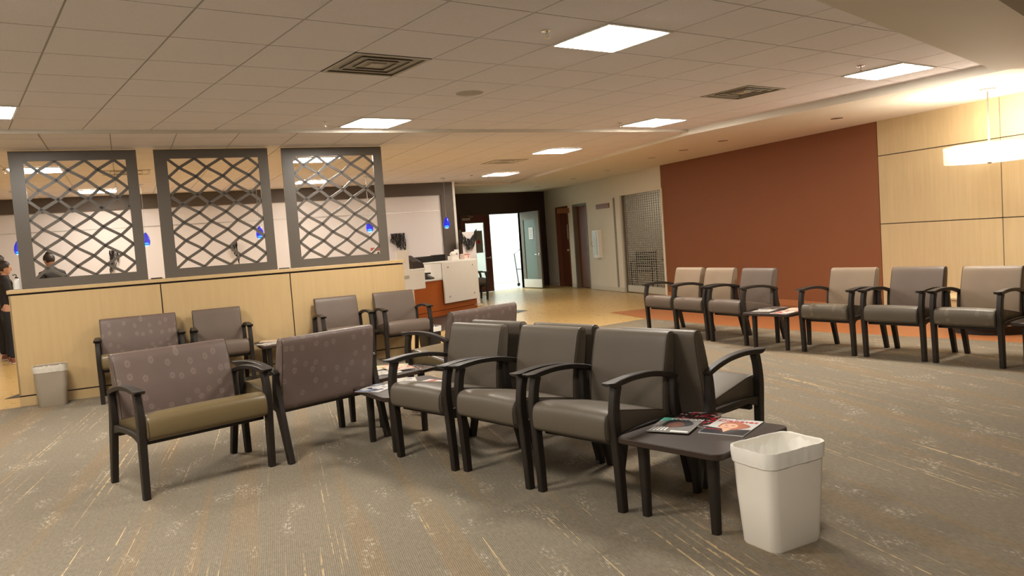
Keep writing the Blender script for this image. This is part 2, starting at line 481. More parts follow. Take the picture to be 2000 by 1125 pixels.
# plaster soffit: right strip and the far lobby
bm = BM()
poly(bm, [L2a, L2b, (rw_x(7.44) + .1, 7.44), (rw_x(YB) + .3, YB)], Z3, Z3 + 0.2)
poly(bm, [L2b, L3b, (9.2, 15.3), (9.2, 18.0), (15.2, 18.0), (12.3, 11.2), (rw_x(7.44) + .1, 7.44)], Z3, Z3 + 0.2)
struct('ceiling_soffit', bm, M_PLASTER)
bm = BM()
poly(bm, [(L1a[0], L1a[1] - .02), (L1b[0] - .02, L1b[1] - .02), L1b, L1a], Z2 - 0.002, Z1 + 0.02); struct('trim_1', bm, mat_plain('step_paint', (.58, .53, .45), .7, var=.02))
# dropped plaster slab at the upper right
e1 = on_z(1745, 60, 2.6); e2 = on_z(1942, 137, 2.6); e3 = on_z(2000, 127, 2.6)
dv_ = (e3 - e2).normalized(); du_ = (e2 - e1).normalized()
pA = e2; pB = e2 - du_ * 6.5
g1 = on_z(1950, 0, 2.6); g2 = on_z(2000, 32, 2.6); dg = (g2 - g1).normalized()
pC = g1 - dg * 4.0; pD = g1 + dg * 3.4
bm = BM(); poly(bm, [(p.x, p.y) for p in (pB, pC, pD, pA)], 2.6, Z1 + .01); struct('ceiling_slab', bm, M_PLASTER)

def wall_seg(bm, p, q, z0, z1, th=0.12, side=1):
    """thick wall whose visible face runs p->q; body to the left (side=1) or right"""
    d = Vector((q[0] - p[0], q[1] - p[1])).normalized(); n = Vector((-d.y, d.x)) * th * side
    poly(bm, [p, q, (q[0] + n.x, q[1] + n.y), (p[0] + n.x, p[1] + n.y)], z0, z1)
# right wall with its panels
bm = BM(); wall_seg(bm, (rw_x(YB), YB), (rw_x(11.2), 11.2), 0, Z3 + .15, 0.15, -1); struct('wall_right', bm, M_REVEAL)
def panel_r(bm, y0, y1, z0, z1, out=0.012):
    wall_seg(bm, (rw_x(y0), y0), (rw_x(y1), y1), z0, z1, out, 1)
g = 0.006
bm = BM(); panel_r(bm, 5.87 + g, 11.2, 0.10, Z3 + .01); struct('wall_right_terracotta', bm, M_TERRA)
bm = BM()
ys = [5.87, 4.12, 2.35, 0.6, -1.15, -2.9, -4.65, YB]
for a, b in zip(ys, ys[1:]):
    for z0, z1 in ((0.10, 1.255 - g), (1.255 + g, 2.20 - g), (2.20 + g, Z3 + .01)):
        panel_r(bm, b + g, a - g, z0, z1)
struct('wall_right_maple', bm, M_MAPLE2)
bm = BM(); panel_r(bm, YB, 11.2, 0, 0.10, 0.018); struct('baseboard_right', bm, M_VINR)
bm = BM(); panel_r(bm, 11.17, 11.22, 0, 2.22, 0.03); struct('trim_2', bm, M_WALLW)
# further right wall, with the grille opening and two recessed doors
def fw(y): return (fw_x(y), y)
bm = BM()
def fseg(y0, y1, z0, z1, th=.15): wall_seg(bm, fw(y0), fw(y1), z0, z1, th, -1)
GR0, GR1 = 11.27, 13.10
D2a, D2b = 14.90, 15.76
D1a, D1b = 16.07, 16.92
fseg(11.2, GR1, 2.20, Z3 + .15)
fseg(GR1, D2a, 0, Z3 + .15); fseg(D2a, D2b, 2.17, Z3 + .15); fseg(D2b, D1a, 0, Z3 + .15); fseg(D1a, D1b, 2.17, Z3 + .15); fseg(D1b, 17.75, 0, Z3 + .15)
struct('wall_far_right', bm, M_WALLW)
bm = BM()
for a, b in ((GR1, D2a - .02), (D2b + .02, D1a - .02), (D1b + .02, 17.6)): wall_seg(bm, fw(a), fw(b), 0, 0.10, 0.012, 1)
struct('baseboard_far_right', bm, M_BASEW)
# dark end wall with the double door opening
DX0, DX1, DX2 = 11.42, 12.38, 13.43
YD = 17.7
bm = BM()
wall_seg(bm, (9.0, YD), (DX0 - .05, YD), 0, Z3 + .15, .15, 1); wall_seg(bm, (DX0 - .05, YD), (DX2, YD), 2.14, Z3 + .15, .15, 1); wall_seg(bm, (DX2, YD), (17.1, YD), 0, Z3 + .15, .15, 1)
struct('wall_far', bm, M_DARKW)
# bright corridor behind it
bm = BM()
wall_seg(bm, (9.5, 20.6), (17.0, 20.6), 0, 2.7, .1, 1); wall_seg(bm, (9.5, YD + .15), (9.5, 20.6), 0, 2.7, .1, 1); wall_seg(bm, (17.0, YD + .15), (17.0, 20.6), 0, 2.7, .1, -1)
struct('wall_corridor', bm, mat_plain('corridor_paint', (0.80, 0.84, 0.80), 0.6, var=0.01))
bm = BM(); poly(bm, [(9.5, YD + .15), (17, YD + .15), (17, 20.6), (9.5, 20.6)], 2.65, 2.75); struct('ceiling_corridor', bm, M_PLASTER)
bm = BM(); wall_seg(bm, (9.5, 20.6), (17.0, 20.6), 0, 0.12, .012, -1); struct('baseboard_corridor', bm, M_WHITE)
bm = BM(); poly(bm, [(DX1, YD + .05), (DX2, YD + .05), (17, YD + .3), (17, 20.6), (9.5, 20.6), (9.5, YD + .3)], -0.002); struct('floor_corridor', bm, make_floor_vinyl('grey_green_vinyl', (0.40, 0.43, 0.38), 0.3))
# reception back wall
BX0, BX1 = XL, 9.30
def bw(x): return (x, bw_y(x))
bm = BM(); wall_seg(bm, bw(XL), bw(BX1), 0, Z2 + .06, .14, 1); struct('wall_back', bm, M_WALLP)
bm = BM(); wall_seg(bm, bw(XL), bw(BX1), 2.46, Z2, .06, -1); wall_seg(bm, bw(9.02), bw(BX1 - .02), 0, 2.46, .06, -1); struct('trim_3', bm, M_BULK)
bm = BM(); wall_seg(bm, bw(BX1 - .02), bw(BX1 + .03), 0, Z2, .075, -1); struct('trim_4', bm, M_WHITE)
bm = BM(); wall_seg(bm, bw(XL), bw(9.02), 2.115, 2.13, .008, -1); struct('trim_5', bm, M_STEEL)
bm = BM(); poly(bm, [bw(BX1), (9.25, 18.0), (9.05, 18.0), bw(BX1 - .2)], 0, Z2); struct('wall_reception_end', bm, M_DARKW)
# walls beyond the frame
bm = BM(); wall_seg(bm, (XL, YB), (XL, 18.6), 0, 2.9, .12, 1); struct('wall_left', bm, M_WALLW)
bm = BM(); wall_seg(bm, (XL, YB), (9.5, YB), 0, 2.9, .12, -1); struct('wall_behind', bm, M_WALLW)
bm = BM()
RL = [(fw_x(11.2) + .15, 11.0), (14.9, 10.6), (15.8, 14.0), (13.2 + .2, 14.2)]
wall_seg(bm, (14.9, 10.6), (15.8, 14.2), 0, 2.7, .1, -1); wall_seg(bm, (13.05, 13.25), (15.8, 13.2), 0, 2.7, .1, 1); wall_seg(bm, (12.2, 10.75), (14.9, 10.6), 0, 2.7, .1, -1)
struct('wall_shop', bm, mat_plain('shop_wall_paint', (0.50, 0.47, 0.40), 0.6))
bm = BM(); poly(bm, [(12.2, 10.6), (15.9, 10.6), (15.9, 13.4), (13.05, 13.4)], 2.45, 2.6); struct('ceiling_shop', bm, M_PLASTER)

# ------------------------------------------------------------------ ceiling fittings
def troffer_parts(root, P, Uv, Vv, z, emis, drop=0.012):
    """P corner; Uv, Vv edge vectors"""
    def pt(a, b): return (P[0] + Uv[0] * a + Vv[0] * b - root.location.x, P[1] + Uv[1] * a + Vv[1] * b - root.location.y)
    bm = BM()
    for a0, a1, b0, b1 in ((0, 1, 0, .035), (0, 1, .965, 1), (0, .035, .035, .965), (.965, 1, .035, .965)):
        poly(bm, [pt(a0, b0), pt(a1, b0), pt(a1, b1), pt(a0, b1)], -0.010, 0.006)
    obj('frame', bm, M_WHITE, root)
    bm = BM()
    ins = [(.035, 0.0), (.09, -0.014), (.2, -0.020)]
    rings = [[(*pt(e, e), h), (*pt(1 - e, e), h), (*pt(1 - e, 1 - e), h), (*pt(e, 1 - e), h)] for e, h in ins]
    loft(bm, rings, cap=False); bm.faces.new([bm.verts.new(p) for p in rings[-1]])
    obj('diffuser', bm, emis, root)
E_T = mat_emit('troffer_diffuser', (1.0, 0.93, 0.83), TROFFER_W)
E_R = mat_emit('reception_diffuser', (1.0, 0.88, 0.72), RECEPTION_W)
names = {(5, -1): 'square lit ceiling light nearest the camera, left of the plaster slab', (5, 5): 'square lit ceiling light just before the ceiling step, above the lattice screens',
         (11, 4): 'square lit ceiling light beside the far end of the soffit edge', (11, -1): 'square lit ceiling light near the dropped plaster slab at upper right',
         (-1, 5): 'square lit ceiling light cut off by the left edge of the photo'}
for (i, j) in LIGHTS:
    c = cell(i + .5, j + .5)
    t = thing('ceiling_light', names.get((i, j), 'square lit ceiling light outside the frame behind the camera'), 'ceiling light', c, 0, 'square troffer lights in the tile ceiling')
    troffer_parts(t, cell(i, j), GU, GV, Z1, E_T)
RL2 = [((4.50, 10.60), 'lit ceiling light seen through the top of the right lattice screen'),
       ((5.80, 13.95), 'lit ceiling light seen low through the right lattice screen, farther back'),
       ((1.20, 11.75), 'lit ceiling light seen through the top left of the left lattice screen'),
       ((2.42, 15.05), 'lit ceiling light seen through the right of the left lattice screen'),
       ((7.95, 9.45), 'lit ceiling light beyond the ceiling step, left of the soffit edge'),
       ((9.40, 12.98), 'lit ceiling light farthest back, beside the small ceiling vent'),
       ((-1.8, 13.2), 'lit reception ceiling light outside the frame at left')]
for (x, y), lab in RL2:
    t = thing('ceiling_light', lab, 'ceiling light', (x, y, Z2 - 0.008), 0, 'troffer lights over the reception')
    ang = A_HW
    Uv = (.61 * math.cos(ang), .61 * math.sin(ang)); Vv = (-.61 * math.sin(ang), .61 * math.cos(ang))
    P = (x - (Uv[0] + Vv[0]) / 2, y - (Uv[1] + Vv[1]) / 2)
    troffer_parts(t, P, Uv, Vv, Z2, E_R)
M_VENT = mat_plain('dusty_vent_enamel', (0.50, 0.46, 0.38), 0.5, var=0.25, nscale=9)
M_DUST = mat_plain('dusty_vent_inside', (0.14, 0.115, 0.085), 0.6, var=0.7, nscale=5)
def vent(c, Uv, Vv, label, zz):
    t = thing('ceiling_vent', label, 'ceiling vent', (c[0], c[1], zz), 0, 'square ceiling air diffusers')
    def ring(e, h): return [((Uv[0] * a + Vv[0] * b), (Uv[1] * a + Vv[1] * b), h) for a, b in ((-e, -e), (e, -e), (e, e), (-e, e))]
    bm = BM(); loft(bm, [ring(.5, -.004), ring(.5, .09)], cap=False); r = ring(.5, .09); bm.faces.new([bm.verts.new(p) for p in r]); obj('housing', bm, M_BLACK, t)
    bm = BM(); loft(bm, [ring(.5, 0.0), ring(.5, -.006), ring(.468, -.006), ring(.468, .002)], cap=False); obj('frame', bm, M_VENT, t)
    for e in (.465, .335, .215):
        bm = BM(); loft(bm, [ring(e, -.002), ring(e - .085, .062), ring(e - .088, .064), ring(e - .004, .0)], cap=False)
        bl = obj('blade', bm, M_DUST, t)
        bm = BM(); loft(bm, [ring(e + .006, -.002), ring(e + .004, -.007), ring(e - .012, -.007), ring(e - .012, -.002)], cap=False); obj('lip', bm, M_VENT, bl)
    bm = BM(); loft(bm, [ring(.10, -.006), ring(.10, .01)]); obj('centre_plate', bm, M_VENT, t)
vent(cell(3.5, 1.5), GU, GV, 'large square ceiling air vent near the upper middle of the ceiling', Z1)
vent(cell(10.5, 1.5), GU, GV, 'square ceiling air vent close to the soffit edge at right', Z1)
vent((8.0, 10.9), U2, V2, 'small distant ceiling vent beyond the ceiling step', Z2)
vent((2.35, 12.2), U2, V2, 'dark ceiling vent seen in the gap between the left and middle screens', Z2)
# round speaker
c = on_z(917, 182, Z1)
t = thing('ceiling_speaker', 'round white speaker grille in the tile ceiling', 'speaker', (c.x, c.y, Z1))
bm = BM(); lathe(bm, [(.125, -.0), (.14, -.004), (.14, 0.002), (.125, .002)], 32, cap=False); obj('rim', bm, M_WHITE, t, True)
bm = BM(); lathe(bm, [(.0005, -.010), (.07, -.008), (.126, -.001)], 32); obj('grille', bm, M_TBAR, t, True)
c = on_z(620, 335, Z2)
t = thing('ceiling_speaker', 'round speaker grille between two reception lights seen through the right screen', 'speaker', (c.x, c.y, Z2))
bm = BM(); lathe(bm, [(.14, -.004), (.15, 0.002)], 32, cap=False); obj('rim', bm, M_WHITE, t, True)
bm = BM(); lathe(bm, [(.0005, -.008), (.145, -.001)], 32); obj('grille', bm, M_PLASTER, t, True)
# sprinklers
def sprinkler(c, label):
    t = thing('sprinkler', label, 'sprinkler', c, 0, 'sprinkler heads on the ceiling')
    bm = BM(); lathe(bm, [(.035, 0), (.036, -.004), (.02, -.008), (.0005, -.009)], 20); obj('escutcheon', bm, M_CHROME, t, True)
    bm = BM(); lathe(bm, [(.008, -.008), (.009, -.02), (.006, -.022)], 10)
    for s in (-1, 1): tube(bm, [(s * .006, 0, -.02), (s * .012, 0, -.032), (s * .003, 0, -.046)], .0025, 6)
    obj('body', bm, M_CHROME, t, True)
    bm = BM(); lathe(bm, [(.0005, -.046), (.014, -.047), (.014, -.049), (.0005, -.049)], 14); obj('deflector', bm, M_CHROME, t, True)
for (u, v, z, lab) in ((1068, 60, Z1, 'chrome sprinkler head left of the nearest ceiling light'), (634, 238, Z1, 'sprinkler head left of the light above the screens'),
                       (1210, 240, Z1, 'sprinkler head left of the light by the soffit'), (1681, 128, Z1, 'sprinkler head left of the light by the dropped slab'),
                       (921, 342, Z2, 'tiny far sprinkler head over the reception desk'), (2008, 176, Z3, 'sprinkler head on the soffit beyond the drum pendant'), (8, 331, Z2, 'sprinkler head left of the left screen')):
    sprinkler(on_z(u, v, z), lab)
# recessed downlights in the soffit
for k, (u, v) in enumerate(((1634, 231), (1412, 275), (1335, 293), (1273, 308), (1186, 333), (1120, 349), (1050, 365), (923, 372))):
    c = on_z(u, v, Z3)
    lab = ['recessed downlight above the terracotta wall nearest the maple panels', 'recessed downlight above the middle of the terracotta wall', 'small recessed downlight third from the maple panels', 'recessed downlight above the terracotta wall far corner',
           'recessed downlight above the rolling grille', 'recessed downlight before the two brown doors', 'recessed downlight above the open door', 'recessed downlight over the closed glazed door'][k]
    t = thing('downlight', lab, 'downlight', c, 0, 'recessed downlights in the plaster soffit')
    bm = BM(); lathe(bm, [(.060, .0), (.078, -.003), (.078, .001), (.062, .001)], 24, cap=False); obj('trim_ring', bm, M_CHROME, t, True)
    bm = BM(); lathe(bm, [(.062, -.001), (.058, -.0015), (.02, -.002), (.0005, -.002)], 24, cap=False); obj('lamp', bm, mat_plain('unlit_lamp', (.25, .2, .14), .3, .5), t, True)

# ------------------------------------------------------------------ half wall and screens
e0 = (0.64, hw_y(0.64)); e1h = (4.94, hw_y(4.94))
hwall = thing('half_wall', 'maple laminate half wall behind the back row of chairs, three lattice screens on its ledge', 'half wall', (e0[0], e0[1], 0), A_HW)
LW = math.dist(e0, e1h)
TH = 0.26
bm = BM(); box(bm, 0.0, LW, 0.016, TH, 0.09, 1.20); obj('core', bm, M_REVEAL, hwall)
seams = [0, (2.09 - .64) / math.cos(A_HW), (3.515 - .64) / math.cos(A_HW), LW]
for k, (a, b) in enumerate(zip(seams, seams[1:])):
    bm = BM(); box(bm, a + (.006 if k else 0), b - (.006 if k < 2 else 0), 0.0, 0.018, 0.115, 1.185, .0015); obj('panel', bm, M_MAPLE, hwall)
bm = BM(); box(bm, LW - .018, LW + .001, 0.0, TH, 0.115, 1.185); obj('end_panel', bm, M_MAPLE, hwall)
bm = BM(); box(bm, -.001, .017, 0.0, TH, 0.115, 1.185); obj('end_panel', bm, M_MAPLE, hwall)
bm = BM(); box(bm, 0, LW, 0.004, TH - .004, 0.0, 0.10); obj('base', bm, M_MAPLE, hwall)
bm = BM(); box(bm, -.015, LW + .015, -0.02, TH + .02, 1.205, 1.245, .004); obj('ledge', bm, M_MAPLE, hwall)
ZL = 1.245
def lattice_screen(xa, xb, label):
    w_ = (xb - xa) / math.cos(A_HW); h_ = 2.708 - ZL
    root = thing('lattice_screen', label, 'screen', (xa, hw_y(xa), ZL + 0.001), A_HW, 'grey lattice screens on the half wall')
    y0, y1 = 0.03, 0.07
    ml, mr, mt, mb = .135, .112, .105, .10
    bm = BM()
    box(bm, 0, ml, y0, y1, 0, h_); box(bm, w_ - mr, w_, y0, y1, 0, h_)
    box(bm, ml, w_ - mr, y0, y1, 0, mb); box(bm, ml, w_ - mr, y0, y1, h_ - mt, h_)
    bmesh.ops.remove_doubles(bm, verts=bm.verts, dist=0.0001)
    obj('frame', bm, M_SCREEN, root)
    iw = w_ - ml - mr; ih = h_ - mt - mb; cw = iw / 3.41; rh = ih / 12
    def node(r, u): return (ml + u * cw, h_ - mt - r * rh)
    bm = BM(); hw = .0155
    def bar(a, b):
        d = Vector((b[0] - a[0], b[1] - a[1])).normalized(); n = Vector((-d.y, d.x)) * hw
        e = d * .010
        q = [(a[0] + n.x - e.x, a[1] + n.y - e.y), (a[0] - n.x - e.x, a[1] - n.y - e.y), (b[0] - n.x + e.x, b[1] - n.y + e.y), (b[0] + n.x + e.x, b[1] + n.y + e.y)]
        # keep inside the frame opening
        for l in (((ml - .02, 0), (ml - .02, 9)), ((w_ - mr + .02, 9), (w_ - mr + .02, 0)), ((9, mb - .02), (-9, mb - .02)), ((-9, h_ - mt + .02), (9, h_ - mt + .02))):
            q = clip_poly(q, l[1], l[0])
            if len(q) < 3: return
        ys0, ys1 = y0 + .008, y1 - .008
        A = [bm.verts.new((x, ys0, z)) for x, z in q]; B = [bm.verts.new((x, ys1, z)) for x, z in q]
        bm.faces.new(A); bm.faces.new(list(reversed(B)))
        for k in range(len(q)): bm.faces.new((A[k], A[(k + 1) % len(q)], B[(k + 1) % len(q)], B[k]))
    for r in range(12):
        if r % 2 == 0:
            for u in (0, 1, 2, 3):
                bar(node(r, u), node(r + 1, u + .41))
                if u > 0: bar(node(r, u), node(r + 1, u - .59))
        else:
            for u in (.41, 1.41, 2.41, 3.41):
                bar(node(r, u), node(r + 1, u - .41))
                if u < 3: bar(node(r, u), node(r + 1, u + .59))
    obj('lattice', bm, M_SCREEN, root)
lattice_screen(0.765, 1.975, 'grey lattice screen on the left, a woman in black seen through its lower corner')
lattice_screen(2.15, 3.385, 'grey lattice screen in the middle, a blue pendant lamp seen through its lower right')
lattice_screen(3.545, 4.775, 'grey lattice screen on the right, ceiling lights glaring through its top')
for xa, lab in ((2.06, 'small black strip on the ledge between left and middle screens'), (3.465, 'small black strip on the ledge between middle and right screens')):
    t = thing('ledge_strip', lab, 'cable cover', (xa, hw_y(xa), ZL + .0005), A_HW)  # flat black strip filling the foot of the gap between two screens
    bm = BM(); box(bm, -.06, .06, .02, .08, 0, .014, .004); obj('lid', bm, M_BLACK, t)

# ------------------------------------------------------------------ waiting room chairs
def make_chair(name, W, seat_m, back_m, loc, rz, label, group, cat='chair'):
    """origin on the floor between the front feet; the chair faces local -Y"""
    root = thing(name, label, cat, (loc[0], loc[1], 0), rz, group)
    w = W / 2
    seat_prof = smooth_closed([(-.040, .350), (-.055, .425), (-.040, .505), (.03, .522), (.20, .490), (.47, .440), (.50, .405), (.485, .352), (.20, .345)], 3)
    bm = BM(); cushion(bm, seat_prof, w - .022, .018, .006); st_ = obj('seat', bm, seat_m, root, True)
    back_prof = smooth_closed([(.455, .340), (.440, .440), (.455, .600), (.490, .740), (.520, .848), (.566, .858), (.592, .838), (.584, .76), (.556, .60), (.530, .46), (.520, .345)], 2)
    bm = BM(); cushion(bm, back_prof, w - .022, .018, 0); bk = obj('backrest', bm, back_m, root, True)
    for s in (-1, 1):
        x = s * (w - .0285); bm = BM()
        pts = [(x, p[0], p[1]) for p in inset(back_prof, .003)]; tube(bm, pts + [pts[0]], .0028, 5)
        obj('piping', bm, V_PIPE, bk)
        bm = BM(); pts = [(x, p[0], p[1]) for p in inset(seat_prof, .003)]; tube(bm, pts + [pts[0]], .0028, 5)
        obj('piping', bm, V_PIPE, st_)
    for s in (-1, 1):
        x = s * w
        bm = BM(); sweep_yz(bm, x, catmull([(.022, 0, .021, .044), (.016, .15, .021, .048), (.006, .33, .022, .052), (-.004, .48, .022, .054), (.006, .58, .021, .050), (.026, .650, .021, .054)], 4)); obj('front_leg', bm, M_FRAME, root, True)
        bm = BM(); sweep_yz(bm, x, catmull([(.625, 0, .021, .044), (.585, .16, .021, .052), (.545, .32, .021, .062), (.518, .42, .021, .064), (.508, .53, .020, .044), (.512, .612, .019, .030)], 4)); obj('rear_leg', bm, M_FRAME, root, True)
        bm = BM(); sweep_yz(bm, x, catmull([(-.058, .672, .020, .004), (-.042, .667, .032, .013), (-.008, .660, .033, .028), (.05, .665, .028, .031), (.16, .671, .025, .030), (.30, .664, .023, .030), (.42, .643, .022, .030), (.505, .618, .021, .030), (.530, .606, .020, .026)], 3)); obj('armrest', bm, M_FRAME, root, True)
        bm = BM(); sweep_yz(bm, x, catmull([(.02, .362, .013, .060), (.12, .385, .013, .040), (.26, .392, .013, .034), (.40, .388, .013, .040), (.52, .372, .013, .062)], 3)); obj('side_rail', bm, M_FRAME, root, True)
    bm = BM(); box(bm, -w + .01, w - .01, .47, .50, .33, .37, .003); obj('cross_rail', bm, M_FRAME, root)
    bm = BM(); box(bm, -w + .01, w - .01, .06, .09, .322, .352, .003); obj('cross_rail', bm, M_FRAME, root)
    return root
PROTO = {}
def place_chair(kind, loc, rz, seat_m, back_m, label, group):
    W = {'c': .572, 's': .818}[kind]
    nm = {'c': 'waiting_room_chair', 's': 'wide_waiting_room_chair'}[kind]
    if kind not in PROTO:
        PROTO[kind] = make_chair(nm, W, seat_m, back_m, loc, rz, label, group); return PROTO[kind]
    c = copy_tree(PROTO[kind]); c.location = (loc[0], loc[1], 0); c.rotation_euler = (0, 0, rz)
    c['label'] = label; c['group'] = group
    set_mat(find(c, 'seat'), seat_m); set_mat(find(c, 'backrest'), back_m)
    return c
def facing(fx, fy): return math.atan2(fx, -fy)          # local -Y -> (fx, fy)
GC = 'row of three taupe chairs in the foreground'
place_chair('c', (2.660, 3.175), facing(-.9925, -.122), V_TAUPE, V_TAUPE, 'taupe chair nearest the camera, beside the low table with two magazines', GC)
place_chair('c', (2.580, 3.835), facing(-.9955, -.09), V_TAUPE, V_TAUPE, 'taupe chair in the middle of the foreground row of three', GC)
place_chair('c', (2.470, 4.475), facing(-.991, -.135), V_TAUPE, V_TAUPE, 'taupe chair at the far end of the foreground row, beside the magazine table', GC)
GD = 'chairs standing back to back with the foreground row'
place_chair('c', (3.850, 3.190), facing(.9935, .113), V_TAUPE, V_TAUPE, 'taupe chair facing away, its side seen beyond the nearest low table', GD)
place_chair('c', (3.805, 3.965), facing(.9935, .113), V_TAUPE, V_TAUPE, 'chair facing away, backrest edge showing behind the middle foreground chair', GD)
place_chair('c', (3.735, 4.615), facing(.9935, .113), V_TAUPE, V_TAUPE, 'chair facing away, backrest top showing behind the far foreground chair', GD)
GS = 'wide printed settees with olive seats'
place_chair('s', (1.335, 5.195), facing(.125, -.992), V_OLIVE, V_PRINT, 'wide chair with circle-printed back and olive seat, front left of the room', GS)
place_chair('s', (2.150, 5.900), facing(-.172, .985), V_OLIVE, V_PRINT, 'wide chair seen from behind, circle-printed back, next to the front left one', GS)
place_chair('s', (3.685, 6.155), facing(-.172, .985), V_OLIVE, V_PRINT, 'wide chair seen from behind, printed back rising beyond the foreground row', GS)
GH = 'chairs along the half wall'
def hwp(x, d): return (x - .178 * d, hw_y(x) - .984 * d)
fh = facing(-.178, -.984)
place_chair('s', hwp(1.83, .64), fh, V_OLIVE, V_PRINT, 'wide chair with printed back against the half wall, right of the beige bin', GH)
place_chair('c', hwp(2.64, .64), fh, V_MAUVE, V_MAUVE, 'plain brown chair against the half wall, between printed wide chair and corner table', GH)
place_chair('c', hwp(4.01, .64), fh, V_MAUVE, V_MAUVE, 'brown chair against the half wall, right of the small magazine table', GH)
place_chair('c', hwp(4.74, .64), fh, V_MAUVE, V_MAUVE, 'brown chair at the right end of the half wall', GH)
GR = 'chairs along the right wall'
place_chair('c', (7.785, 7.325), facing(-.991, .135), V_MAUVE, V_TAN, 'chair farthest left in the right wall row, nearest the rolling grille', GR)
place_chair('c', (7.640, 6.690), facing(-.985, .15), V_MAUVE, V_TAN, 'second chair from the grille in the right wall row', GR)
place_chair('c', (7.505, 6.015), facing(-.987, .16), V_MAUVE, V_MAUVE, 'chair left of the low table by the terracotta wall', GR)
place_chair('c', (7.375, 4.645), facing(-.999, .02), V_PRINTS, V_TAN, 'chair right of the low table, tan back and printed seat', GR)
place_chair('c', (7.385, 3.955), facing(-1, .0), V_TAUPE, V_MAUVE, 'plain dark brown chair between two tan-backed printed-seat chairs', GR)
place_chair('c', (7.370, 3.275), facing(-1, .02), V_PRINTS, V_TAN, 'tan-backed chair with printed seat at the right end of the wall row', GR)

# ------------------------------------------------------------------ low tables
TABLE = None
def low_table(loc, rz, label, group='low dark side tables', wx=.60, wy=.63):
    """local origin at the centre"""
    global TABLE
    if TABLE is not None:
        c = copy_tree(TABLE); c.location = (loc[0], loc[1], 0); c.rotation_euler = (0, 0, rz); c['label'] = label; c['group'] = group; return c
    t = thing('low_table', label, 'side table', (loc[0], loc[1], 0), rz, group)
    bm = BM(); pr_ = rrect(-wy / 2, wy / 2, -wx / 2, wx / 2, .045, 6)
    rings = [[(x, y, z) for x, y in (inset(pr_, d) if d else pr_)] for d, z in ((.008, .375), (0, .380), (0, .402), (.004, .406))]
    loft(bm, rings); obj('tabletop', bm, M_TABLE, t, True)
    for sx in (-1, 1):
        for sy in (-1, 1):
            bm = BM(); x, y = sx * (wy / 2 - .10), sy * (wx / 2 - .10)
            loft(bm, [[(x + px, y + py, z) for px, py in rrect(-r, r, -r, r, r * .55, 3)] for r, z in ((.020, 0), (.026, .376))]); obj('leg', bm, M_FRAME, t, True)
    TABLE = t; return t
low_table((2.995, 2.590), math.radians(6), 'low dark table in front right, two magazines on it, white bin beside')
low_table((2.715, 5.090), math.radians(-3), 'low dark table between far foreground chair and the settee seen from behind')
low_table((2.955, 5.905), math.radians(10.5), 'low dark table strewn with magazines between two wide chairs')
low_table(hwp(3.33, .36), A_HW, 'low dark table against the half wall under a seam')
low_table((7.600, 5.335), math.radians(2), 'low dark table in the right wall row with two magazines')
low_table((7.690, 2.640), math.radians(2), 'low dark table cut off by the right edge of the photo')

# ------------------------------------------------------------------ magazines
def mat_cover(name, base, blobs, seed=0.0):
    if name in MATS: return MATS[name]
    m, nt, b = new_mat(name)
    v = coords(nt, (1, 1, 0)); q = N(nt, 'ShaderNodeMapping'); q.inputs['Location'].default_value = (seed, seed * 1.7, 0); lk(nt, v, q.inputs[0])
    c = base
    for k, (col, sc, lo) in enumerate(blobs):
        q2 = N(nt, 'ShaderNodeMapping'); q2.inputs['Location'].default_value = (k * 3.3, k * 1.9, 0); lk(nt, q.outputs[0], q2.inputs[0])
        f = ramp(nt, noise(nt, q2.outputs[0], sc, 2), [(lo, (0, 0, 0)), (lo + .02, (1, 1, 1))])
        c = mix(nt, f, c, col)
    if isinstance(c, tuple): b.inputs['Base Color'].default_value = (*c, 1)
    else: lk(nt, c, b.inputs['Base Color'])
    b.inputs['Roughness'].default_value = 0.28; MATS[name] = m; return m
def mag(pos, rz, z, label, cover, w=.205, h=.275, th=.004, group=None, open_=False, name='magazine'):
    t = thing(name, label, 'magazine', (pos[0], pos[1], z), rz, group)
    bm = BM(); box(bm, -w / 2, w / 2, -h / 2, h / 2, 0, th * .85, .0006, segs=1); obj('pages', bm, M_PAPER, t)
    bm = BM()
    sag = .006
    rings = []
    for k in range(9):
        x = -w / 2 - .001 + (w + .002) * k / 8; zz = th + .0008 + sag * 0.25 * math.sin(k / 8 * PI)
        rings.append([(x, -h / 2 - .001, zz), (x, h / 2 + .001, zz), (x, h / 2 + .001, zz - th * .3), (x, -h / 2 - .001, zz - th * .3)])
    loft(bm, rings); obj('cover', bm, cover, t)
    return t
ZT = .4065
RED = mat_plain('red_ink', (0.62, 0.03, 0.02), .4); WHT = mat_plain('white_ink', (.85, .83, .8), .4); BLKI = mat_plain('black_ink', (.015, .015, .02), .4)
TEAL = mat_plain('teal_ink', (0.10, 0.42, 0.33), .4); FLESH = mat_plain('flesh_print', (0.52, 0.19, 0.09), .4, var=.3, nscale=30); FLESHD = mat_plain('brown_print', (0.16, 0.055, 0.03), .4, var=.4, nscale=30)
def flat(bm, pts, z): bm.faces.new([bm.verts.new((x, y, z)) for x, y in pts])
def blob(cx, cy, rx, ry, n=20, wob=.12, seed=1):
    rnd = random.Random(seed); ph = [rnd.uniform(0, 6.28) for _ in range(3)]
    return [(cx + rx * math.cos(a) * (1 + wob * math.sin(3 * a + ph[0])), cy + ry * math.sin(a) * (1 + wob * math.sin(2 * a + ph[1]))) for a in [2 * PI * k / n for k in range(n)]]
